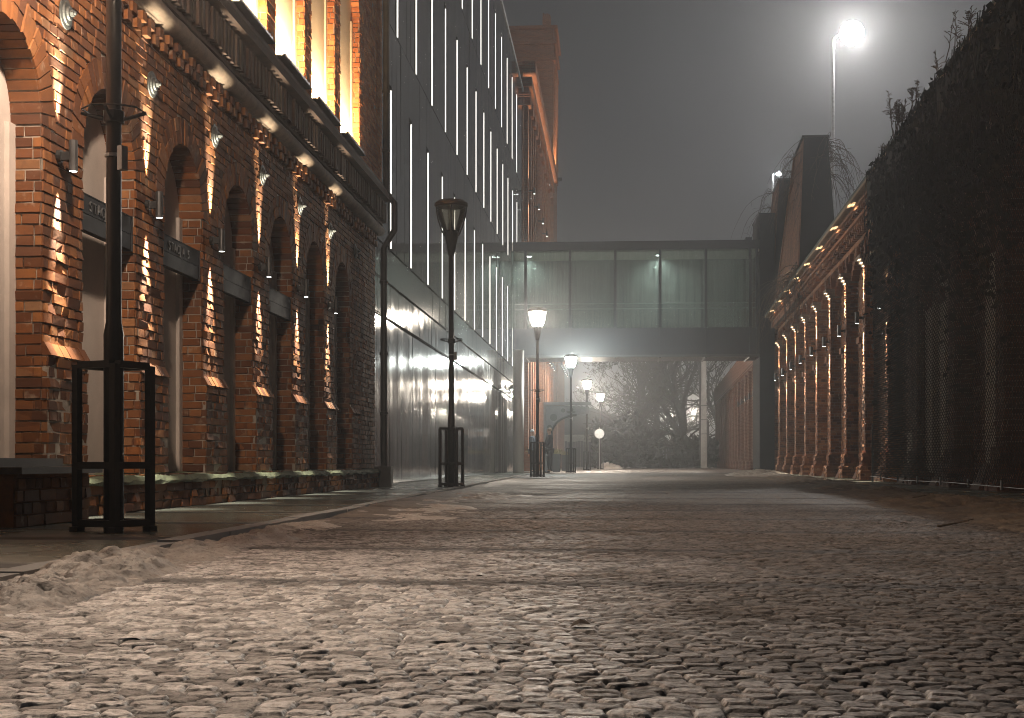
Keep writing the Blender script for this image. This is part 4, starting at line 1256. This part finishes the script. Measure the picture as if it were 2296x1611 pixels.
# ---- two people talking
M['skin'] = simple('skin', (.42, .26, .19), .6, var=.1, bump=0)
M['jacket'] = simple('dark_padded_jacket', (.03, .034, .045), .8, var=.3, scale=9, bump=.4, bscale=22, bdist=.02)
M['jacket_b'] = simple('blue_grey_jacket', (.09, .11, .14), .8, var=.3, scale=9, bump=.4, bscale=22, bdist=.02)
M['trousers'] = simple('dark_trousers', (.035, .036, .042), .85, var=.3, scale=9, bump=.3)
M['shoe'] = simple('dark_shoes', (.02, .02, .02), .6, bump=0)
M['hair'] = simple('light_brown_hair', (.20, .14, .09), .7, var=.3, scale=30, bump=.3)
M['cap'] = simple('pale_blue_knit_cap', (.34, .38, .42), .9, var=.2, scale=30, bump=.4)


def skin_obj(name, verts, edges, radii, mat, parent, sub=2):
    me = bpy.data.meshes.new(name); me.from_pydata([tuple(v) for v in verts], edges, []); me.materials.append(mat)
    o = bpy.data.objects.new(name, me); COL.objects.link(o); o.parent = parent
    md = o.modifiers.new('skin', 'SKIN'); md.use_smooth_shade = True
    sv = me.skin_vertices[0].data
    for i, r_ in enumerate(radii): sv[i].radius = r_ if hasattr(r_, '__len__') else (r_, r_)
    sv[0].use_root = True
    md2 = o.modifiers.new('sub', 'SUBSURF'); md2.levels = sub; md2.render_levels = sub
    return o


def person(loc, rz, lab, jacket, headmat, headname, arm_pose, hgt=1.0):
    o = empty('person', loc, rz, lab, 'person', 'people talking under the footbridge'); o.scale = (hgt,) * 3
    V, E, R_ = [], [], []

    def add(p, r_, par=None):
        V.append(p); R_.append(r_); i = len(V) - 1
        if par is not None: E.append((par, i))
        return i
    pel = add((0, 0, .95), (.15, .11)); wa = add((0, 0, 1.08), (.135, .10), pel); ch = add((0, .0, 1.28), (.16, .115), wa); sh = add((0, -.01, 1.42), (.12, .085), ch)
    nk = add((0, .0, 1.50), .052, sh); hd = add((0, .02, 1.58), (.068, .078), nk); ht = add((0, .018, 1.67), (.075, .09), hd); tp = add((0, .01, 1.735), (.05, .06), ht)
    ns = add((0, .105, 1.61), .012, hd)
    joints = {}
    for s_ in (-1, 1):
        so = add((s_ * .17, -.01, 1.41), .058, sh); el = add((s_ * .23, arm_pose[0][0], arm_pose[0][1]), .045, so); wr = add((s_ * arm_pose[1][0], arm_pose[1][1], arm_pose[1][2]), .03, el)
        pa = add((s_ * (arm_pose[1][0] - .01), arm_pose[1][1] + arm_pose[2][0], arm_pose[1][2] + arm_pose[2][1]), (.036, .02), wr)
        for k, (dx, ln) in enumerate(((-.03, .072), (-.01, .085), (.01, .08), (.028, .062))):
            f1 = add((V[pa][0] + dx * .9, V[pa][1] + arm_pose[2][0] * .55, V[pa][2] + arm_pose[2][1] * .55), .010, pa)
            f2 = add((V[pa][0] + dx, V[pa][1] + arm_pose[2][0] * .55 + arm_pose[2][0] * ln * 7 + .012, V[pa][2] + arm_pose[2][1] * .55 + arm_pose[2][1] * ln * 7), .008, f1)
        th = add((V[pa][0] - s_ * .05, V[pa][1] + arm_pose[2][0] * .3 + .02, V[pa][2] + arm_pose[2][1] * .3), .010, pa)
        hp = add((s_ * .09, 0, .88), .088, pel); kn = add((s_ * .10, .03 * s_, .50), .06, hp); an = add((s_ * .105, -.03 * s_, .09), .042, kn); ft = add((s_ * .115, .10 - .03 * s_, .04), (.04, .03), an); te = add((s_ * .12, .18 - .03 * s_, .035), (.036, .024), ft)
        joints[s_] = (V[so], V[el], V[wr], V[hp], V[kn], V[an], V[ft], V[te])
    skin_obj('body', V, E, R_, M['skin'], o, 2)
    # jacket
    V2 = [(0, 0, .86), (0, 0, 1.08), (0, 0, 1.28), (0, -.01, 1.42), (0, 0, 1.49)]; E2 = [(0, 1), (1, 2), (2, 3), (3, 4)]; R2 = [(.19, .15), (.175, .14), (.20, .155), (.15, .115), (.075, .075)]
    for s_ in (-1, 1):
        b0 = len(V2); so, el, wr = joints[s_][:3]; V2 += [so, el, wr]; R2 += [.085, .07, .052]; E2 += [(3, b0), (b0, b0 + 1), (b0 + 1, b0 + 2)]
    skin_obj('jacket', V2, E2, R2, jacket, o, 2)
    V3 = [(0, 0, .95)]; E3 = []; R3 = [(.165, .13)]
    for s_ in (-1, 1):
        b0 = len(V3); _, _, _, hp, kn, an, ft, te = joints[s_]; V3 += [hp, kn, (an[0], an[1], an[2] + .01)]; R3 += [.105, .078, .068]; E3 += [(0, b0), (b0, b0 + 1), (b0 + 1, b0 + 2)]
    skin_obj('trousers', V3, E3, R3, M['trousers'], o, 2)
    for s_ in (-1, 1):
        an, ft, te = joints[s_][5:]; skin_obj('shoe', [(an[0], an[1] - .03, .05), (ft[0], ft[1], .045), (te[0], te[1] + .02, .04)], [(0, 1), (1, 2)], [(.05, .045), (.05, .042), (.042, .03)], M['shoe'], o, 1)
    h = MB(); prof = [(.098 * cos(a), .10 * sin(a)) for a in np.linspace(-.25 if headname == 'hair' else .0, pi / 2 - .01, 9)]; h.lathe(prof, 18, (0, -.008, 1.665)); h.build(headname, headmat, o, smooth=True)
    return o


pa = at(1232, 55.2); pb = at(1194, 56.6)
person(pa, pi / 2 + .25, 'person in dark padded jacket and dark trousers standing right of the lamp guard', M['jacket'], M['hair'], 'hair', ((.10, 1.13), (.14, .26, 1.02), (.05, -.03)), 1.0)
person(pb, -pi / 2 - .2, 'person in pale knit cap half hidden behind the blazing lamp post', M['jacket_b'], M['cap'], 'knit_cap', ((.02, 1.12), (.22, .10, .88), (.02, -.06)), .98)

# ================================================================== ground
def kerbX(Y): return -2.20 - .0195 * (Y - 9)


def rightX(Y): return 3.15 + .0555 * (Y - 10.7)


def blank(name, x0, x1, y0, y1, z, mat, kind='structure'):
    m_ = MB(); m_.quad((x0, y0, z), (x1, y0, z), (x1, y1, z), (x0, y1, z)); o = m_.build(name, mat); tag(o, kind=kind); return o


M['earth'] = simple('dark_earth', (.05, .043, .036), .95, var=.4, scale=.6, bump=.4, bscale=5, bdist=.05)
blank('ground', -400, 400, -380, 420, -.16, M['earth'])

ZR = -.03                                                   # road level


def setts(X, Y):
    """height of worn granite setts with packed ice, and its masks"""
    cx, cy = .070, .060
    Yw = Y + .12 * vnoise(X * .9 + 40, Y * .5) + .03 * vnoise(X * 5, Y * 5); Xw = X + .03 * vnoise(X * .7, Y * 1.3 + 9)
    v = Yw / cy; iv = np.floor(v).astype(int)
    best = np.full(X.shape, 9.0); sec = np.full(X.shape, 9.0); rnd = np.zeros(X.shape); tx = np.zeros(X.shape); ty = np.zeros(X.shape)
    for dj in (-1, 0, 1):
        rr = iv + dj; u = Xw / cx + .5 * (rr & 1) + _tab[rr & 255, 7] * .6; iu = np.floor(u).astype(int)
        for di in (-1, 0, 1):
            cc = iu + di; h1 = _tab[cc & 255, (rr * 7) & 255]; h2 = _tab[(cc * 3 + 11) & 255, (rr + 91) & 255]
            px_ = cc + .5 + (h1 - .5) * .66; py_ = rr + .5 + (h2 - .5) * .52
            dx, dy = (u - px_), (v - py_)
            d = np.maximum(np.abs(dx) * .98, np.abs(dy)) * .5 + np.sqrt(dx * dx + dy * dy) * .5
            b = d < best
            sec = np.where(b, best, np.minimum(sec, d)); best = np.where(b, d, best)
            rnd = np.where(b, _tab[(cc * 5) & 255, (rr * 3 + 31) & 255], rnd); tx = np.where(b, dx * (h2 - .5), tx); ty = np.where(b, dy * (h1 - .5), ty)
    e = sec - best
    joint = 1 - sstep(.015, .11, e)
    h = -.0078 * (1 - sstep(.0, .17, e)) + (rnd - .5) * .0045 + (tx + ty) * .008 + .0042 * (fbm(X * 50, Y * 50, 3) - .5)
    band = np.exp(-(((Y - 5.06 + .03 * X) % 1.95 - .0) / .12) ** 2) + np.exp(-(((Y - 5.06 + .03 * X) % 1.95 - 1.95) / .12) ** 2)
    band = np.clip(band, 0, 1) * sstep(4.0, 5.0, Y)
    big = fbm(X * .55 + 5, Y * .22 + 2, 4)
    right = sstep(.3, 2.6, X - .05 * (Y - 8)); left = 1 - sstep(.1, 1.0, X - kerbX(Y))
    mid = np.exp(-((Y - 17.5) / 3.5) ** 2) * .12
    lvl = -.021 + .060 * (big - .47) + .012 * right * sstep(3.2, 8, Y) + .03 * left + mid * .25 - .03 * band + .010 * (fbm(X * 5, Y * 2.2, 3) - .5)
    k = .006; ic = np.clip(.5 + .5 * (lvl - h) / k, 0, 1)
    h2_ = h * (1 - ic) + lvl * ic + k * ic * (1 - ic)
    h2_ = h2_ + ic * .006 * (fbm(X * 18 + 7, Y * 14, 3) - .5)
    fz = X + .10 * (Y - 3) + 1.5 * (fbm(X * 1.1 + 31, Y * .8, 4) - .5)
    frost_glow = (1 - sstep(-.75, .95, fz)) * (1 - sstep(5.5, 9.5, Y) * .9) * (1 - .8 * band) + .03  # frost also carries painted lamp glow: bright left foreground, dim right
    return h2_, ic, joint, rnd, band, np.clip(frost_glow, 0, 1)


def grid(x0f, x1f, ys, nx):
    ys = np.asarray(ys); s = np.linspace(0, 1, nx)
    a = np.array([x0f(y) for y in ys]); b = np.array([x1f(y) for y in ys])
    Xg = a[:, None] + (b - a)[:, None] * s[None]; Yg = np.repeat(ys[:, None], nx, 1); return Xg, Yg


roadmb = MB(); AT = {k: [] for k in ('ice', 'joint', 'rnd', 'band', 'frost')}
for (x0, x1, y0, y1, dx, dy, ex) in ((-1.6, 1.5, 1.5, 3.4, .0052, .0055, 0), (-2.2, 2.3, 3.4, 5.4, .0085, .0085, 0), (None, None, 5.4, 11.0, .015, .014, 0), (None, None, 11.0, 20.0, .024, .022, 0), (None, None, 20, 34, .05, .04, 0), (None, None, 34, 62, .10, .08, 0), (-2.2, 2.6, 1.2, 1.5, .03, .03, 0), (None, None, -6, 1.2, .05, .05, 0)):
    ys = np.arange(y0, y1 + dy * .5, dy)
    xa = (lambda y: x0) if x0 is not None else (lambda y: kerbX(y) + .02); xb = (lambda y: x1) if x1 is not None else (lambda y: rightX(y) + .9)
    nx = int((xb(y1) - xa(y1)) / dx) + 1
    Xg, Yg = grid(xa, xb, ys, nx); h, ic, jo, rn, ba, fro = setts(Xg, Yg)
    V = np.stack([Xg, Yg, ZR + h], 2).reshape(-1, 3); ny = len(ys)
    I = (np.arange(ny - 1)[:, None] * nx + np.arange(nx - 1)[None]).ravel(); roadmb.addq(V, np.stack([I, I + 1, I + nx + 1, I + nx], 1))
    for k, a in (('ice', ic), ('joint', jo), ('rnd', rn), ('band', ba), ('frost', fro)): AT[k].append(a.ravel())
far = [(-2.2 - .02 * 53, 62), (5.8, 62), (8.2, 140), (-4.6, 140)]
for xy in ((( kerbX(62), 62), (rightX(62) + .9, 62), (9, 116), (-5.5, 116)), ((-9, -14), (9, -14), (9, -6), (-9, -6)), ((-2.16, -6), (-2.2, -6), (-2.2, 1.2), (-2.16, 1.2)), ((2.3, 1.2), (3.6, 1.2), (3.75, 5.4), (2.3, 5.4)), ((1.5, 1.5), (2.3, 1.5), (2.3, 3.4), (1.5, 3.4)), ((-2.2, 1.5), (-1.6, 1.5), (-1.6, 3.4), (-2.2, 3.4))):
    roadmb.add([(x, y, ZR - .006) for x, y in xy], [(0, 1, 2, 3)])
    for k in AT: AT[k].append(np.full(4, .35 if k in ('ice', 'frost') else .5 if k == 'rnd' else 0.0))

t = NT('worn_setts_with_ice'); v = t.coord('Object')
ic, jo, rn, ba = t.attr('ice'), t.attr('joint'), t.attr('rnd'), t.attr('band')
n1 = t.noise(v, 38, 5, .65); n2 = t.noise(v, 5, 5); n3 = t.noise(v, 210, 3, .7); n4 = t.noise(v, .7, 4)
st = t.ramp(rn, [(0, (.022, .019, .018)), (.5, (.055, .046, .040)), (1, (.125, .102, .088))])
st = t.mix(t.ramp(n1, [(.38, (0, 0, 0)), (.66, (.65, .65, .65))]), st, (.24, .20, .175))
fr = t.attr('frost')
fr = t.math('MULTIPLY', fr, t.ramp(rn, [(.1, (.30, .30, .30)), (.75, (1, 1, 1))]))
st = t.mix(t.math('MULTIPLY', fr, t.ramp(n1, [(.36, (.05, .05, .05)), (.58, (1, 1, 1))])), st, t.mix(rn, (.44, .395, .38), (.74, .68, .655)))  # stones paler where the lamp's glow is painted in with the frost
st = t.mix(jo, st, (.022, .017, .012))
icc = t.ramp(n2, [(.28, (.06, .042, .029)), (.5, (.13, .098, .073)), (.75, (.28, .23, .195))])
icc = t.mix(t.ramp(n1, [(.45, (0, 0, 0)), (.62, (.5, .5, .5))]), icc, (.10, .075, .055))
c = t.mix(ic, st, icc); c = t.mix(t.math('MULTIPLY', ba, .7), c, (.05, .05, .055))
rg = t.mix(fr, t.ramp(n4, [(.35, (.60,) * 3), (.65, (.80,) * 3)]), (.50, .50, .50))
rg = t.mix(t.math('MULTIPLY', ic, .7), rg, t.ramp(n2, [(.3, (.38,) * 3), (.7, (.68,) * 3)])); rg = t.mix(jo, rg, (.75, .75, .75))
nm = t.bump(n1, .6, .012); nm = t.bump(n3, .8, .004, nm)
t.set(Base_Color=c, Roughness=rg, Normal=nm, Specular_IOR_Level=t.math('ADD', t.math('MULTIPLY', fr, .7), .3), Coat_Weight=t.math('MULTIPLY', t.math('MULTIPLY', fr, t.ramp(n1, [(.35, (.1, .1, .1)), (.6, (1, 1, 1))])), .95), Coat_Roughness=t.ramp(n3, [(.35, (.55,) * 3), (.70, (.26,) * 3)]), Coat_IOR=2.1, Coat_Normal=nm); M['setts'] = t.m
road = roadmb.build('road', M['setts'], None, smooth=True); tag(road, kind='structure')
for k in AT:
    at_ = road.data.attributes.new(k, 'FLOAT', 'POINT'); at_.data.foreach_set('value', np.concatenate(AT[k]).astype(np.float32))

# pavement slabs with dark cross strips
t = NT('wet_paving'); v = t.coord('Object')
n1 = t.noise(v, 2.2, 5); n2 = t.noise(v, 60, 4); n0 = t.noise(v, .5, 4)
st = t.attr('strip')
c = t.ramp(n1, [(.3, (.135, .145, .124)), (.7, (.225, .24, .205))]); c = t.mix(t.ramp(n2, [(.45, (0, 0, 0)), (.7, (.5, .5, .5))]), c, (.07, .062, .05))
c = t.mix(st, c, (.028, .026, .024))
t.set(Base_Color=c, Roughness=t.mix(st, t.ramp(n0, [(.35, (.13,) * 3), (.65, (.34,) * 3)]), (.7, .7, .7)), Normal=t.bump(n2, .35, .004), Specular_IOR_Level=.55); M['paving'] = t.m


def paving(name, xaf, xbf, y0, y1, z, per, ph):
    ys = np.arange(y0, y1, .075); nx = 26; Xg, Yg = grid(xaf, xbf, ys, nx)
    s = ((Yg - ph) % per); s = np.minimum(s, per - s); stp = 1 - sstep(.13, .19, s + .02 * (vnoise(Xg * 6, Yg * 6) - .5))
    Z = z - .007 * stp + .004 * (fbm(Xg * 1.2, Yg * 1.2, 3) - .5)
    m_ = MB(); ny = len(ys); I = (np.arange(ny - 1)[:, None] * nx + np.arange(nx - 1)[None]).ravel()
    m_.addq(np.stack([Xg, Yg, Z], 2).reshape(-1, 3), np.stack([I, I + 1, I + nx + 1, I + nx], 1))
    o = m_.build(name, M['paving'], None, smooth=True); tag(o, kind='structure')
    a = o.data.attributes.new('strip', 'FLOAT', 'POINT'); a.data.foreach_set('value', stp.ravel().astype(np.float32)); return o


paving('pavement', lambda y: -4.6, lambda y: kerbX(y) - .13, -6, 118, 0.0, 1.95, 7.4)
paving('pavement', lambda y: rightX(y) + .55, lambda y: 5.6 + .0311 * y, 0, 118, 0.0, 1.665, .5)
for nm_, xf, wdt in (('kerb', lambda y: kerbX(y) - .13, .14),):
    m_ = MB(); y = -6.0
    while y < 116:
        j = random.gauss(0, .003); x0, x1 = xf(y), xf(y + .98); dz = random.gauss(0, .003)
        m_.hexa([(x0, y, -.14), (x0 + wdt + j, y, -.14), (x1 + wdt + j, y + .98, -.14), (x1, y + .98, -.14), (x0 + .004, y, .006 + dz), (x0 + wdt + j - .012, y, .006 + dz), (x1 + wdt + j - .012, y + .98, .006 + dz), (x1 + .004, y + .98, .006 + dz)]); y += 1.0
    o = m_.build(nm_, M['concrete'], None); tag(o, kind='structure')

# ---- dirty snow heaped along the kerb and on the right
t = NT('dirty_snow'); v = t.coord('Object')
n1 = t.noise(v, 9, 6, .7); n2 = t.noise(v, 70, 4, .7); n3 = t.noise(v, 1.1, 4)
c = t.ramp(n1, [(.25, (.22, .18, .15)), (.5, (.48, .43, .39)), (.78, (.72, .68, .64))])
c = t.mix(t.ramp(n3, [(.4, (0, 0, 0)), (.7, (.5, .5, .5))]), c, (.15, .11, .08))
c = t.mix(t.ramp(n2, [(.56, (0, 0, 0)), (.66, (.6, .6, .6))]), c, (.07, .05, .035))
nm = t.bump(n1, .5, .03); nm = t.bump(n2, .6, .008, nm)
t.set(Base_Color=c, Roughness=.55, Normal=nm, Specular_IOR_Level=.5, Subsurface_Weight=0.0); M['snow'] = t.m


M['verge'] = simple('trodden_brown_snow', (.13, .10, .075), .8, var=.5, scale=3.5, bump=.6, bscale=22, bdist=.03)


def snow(name, y0, y1, dy, cf, half, hf, nx, lab, seed, z0=-.045):
    ys = np.arange(y0, y1, dy); s = np.linspace(-1, 1, nx)
    Yg = np.repeat(ys[:, None], nx, 1); C = np.array([cf(y) for y in ys])[:, None]; Hf = np.array([half(y) for y in ys])[:, None]
    Xg = C + Hf * s[None]; prof = np.clip(1 - s[None] ** 2, 0, 1) ** .8
    H = np.array([hf(y) for y in ys])[:, None]
    n = fbm(Xg * 2.6 + seed, Yg * 2.2, 4); n2_ = fbm(Xg * 9 + seed, Yg * 9, 3)
    Z = z0 + prof * H * np.clip(.42 + 2.2 * (n - .42), .1, 1.6) + prof * (.07 * (n2_ - .5) + .045 * (fbm(Xg * 24 + seed, Yg * 24, 3) - .5) + .03 * (fbm(Xg * 60 + seed, Yg * 60, 2) - .5)) * np.clip(H * 10, 0, 1) - .03 * (np.abs(s[None]) > .96)
    m_ = MB(); ny = len(ys); I = (np.arange(ny - 1)[:, None] * nx + np.arange(nx - 1)[None]).ravel()
    m_.addq(np.stack([Xg, Yg, Z], 2).reshape(-1, 3), np.stack([I, I + 1, I + nx + 1, I + nx], 1))
    o = m_.build(name, M['verge'] if seed == 5 else M['snow'], None, smooth=True); tag(o, lab, 'snow', kind='stuff'); return o


def bell(y, a, b_, f=1.0): return max(0.0, min(1.0, (y - a) / f, (b_ - y) / f))


snow('snow', 1.5, 11, .014, lambda y: kerbX(y) + .14 + .08 * sin(y * 1.7), lambda y: .30 + .06 * sin(y * 2.3), lambda y: .095 * bell(y, 1.5, 12, 1.5) * min(1, (11.5 - y) / 5) * (.85 + .15 * sin(y * 1.3 + 2)), 60, 'ridge of dirty snow heaped along the left kerb', 3)
snow('snow', 9.5, 21.5, .04, lambda y: kerbX(y) + .55 + .2 * sin(y * .8), lambda y: .55 + .2 * sin(y * 1.1), lambda y: .05 * bell(y, 9.5, 21.5, 2), 40, 'thin trampled snow beyond the ridge on the left of the road', 8)
snow('snow', 4, 46, .05, lambda y: rightX(y) + .15, lambda y: .95 + .2 * sin(y * .5), lambda y: .075 * bell(y, 4, 46, 6) * (.75 + .25 * sin(y * .9)), 56, 'bank of dirty snow along the right side of the road', 5)
snow('snow', 43.5, 54, .06, lambda y: rightX(y) - .3, lambda y: 1.2, lambda y: .17 * bell(y, 43.5, 54, 4), 50, 'higher lit snow heap in front of the right half columns', 6)
snow('snow', 93, 101, .1, lambda y: at(1366, y).x, lambda y: .95, lambda y: .4 * bell(y, 93, 101, 2), 30, 'snow heap at the far end of the street beyond the lamps', 9)

# twigs and leaves lying on the snow
for i, (px, py, t_, lab) in enumerate(((2080, 1118, 13.5, 'dark twig lying on the right snow bank'), (1990, 1098, 17, 'small dead leaf on the right snow bank'), (1300, 1379, 3.7, 'small dark leaf on the setts in the middle of the road'), (2150, 1175, 9.5, 'thin broken stick on the right of the road'))):
    p = at(px, t_); r = random.Random(i); b = MB()
    if i in (0, 3):
        b.tube([(-.14, 0, .0), (-.02, .03, .02), (.10, .02, .05)], [.008, .007, .004], 6); b.tube([(-.02, .03, .02), (.05, -.04, .04)], .004, 5)
    else:
        b.add([(-.025, -.02, .0), (.0, -.028, .012), (.03, -.005, .006), (.012, .024, .016), (-.018, .02, .008), (0, 0, .02)], [(0, 1, 5), (1, 2, 5), (2, 3, 5), (3, 4, 5), (4, 0, 5)])
    zz_ = .07 if i in (0, 1) else ZR + .004
    o = b.build('twig' if i in (0, 3) else 'dead_leaf', M['dry'], None, loc=(p.x, p.y, zz_)); tag(o, lab, 'twig' if i in (0, 3) else 'leaf')

# ================================================================== air, sky, camera
hb = MB(); hb.box(-430, 430, -400, 450, -1.3, 46)
t = NT('haze'); t.n.remove(t.b)
pv = t.node('ShaderNodeVolumePrincipled'); pv.inputs['Color'].default_value = (.88, .91, .97, 1); pv.inputs['Density'].default_value = .0022; pv.inputs['Anisotropy'].default_value = .72
t.link(pv.outputs[0], t.out.inputs['Volume'])
o = hb.build('haze', t.m); tag(o, 'thin night fog filling the street', 'fog', kind='stuff')

w = bpy.data.worlds.new('World'); S.world = w; w.use_nodes = True
bg = w.node_tree.nodes['Background']; bg.inputs[0].default_value = (.036, .037, .039, 1); bg.inputs[1].default_value = 1.0

cam = bpy.data.cameras.new('camera'); cam.sensor_width = 36; cam.lens = 36 * FPX / 2296; cam.shift_y = 232.5 / 2296; cam.clip_end = 2000; cam.clip_start = .05
co = bpy.data.objects.new('camera', cam); COL.objects.link(co); co.location = (0, 0, HC); co.rotation_euler = (pi / 2, 0, YAW)
S.camera = co
S.view_settings.view_transform = 'Standard'; S.view_settings.look = 'None'; S.view_settings.exposure = 0; S.view_settings.gamma = 1
S.render.engine = 'CYCLES'
cy = S.cycles
cy.use_denoising = True
try: cy.denoiser = 'OPENIMAGEDENOISE'
except Exception: pass
cy.use_adaptive_sampling = True; cy.adaptive_threshold = .01
cy.max_bounces = 6; cy.diffuse_bounces = 3; cy.glossy_bounces = 3; cy.transmission_bounces = 4; cy.transparent_max_bounces = 16; cy.volume_bounces = 0
cy.sample_clamp_indirect = 4; cy.sample_clamp_direct = 0
cy.use_light_tree = True
cy.filter_width = 1.0
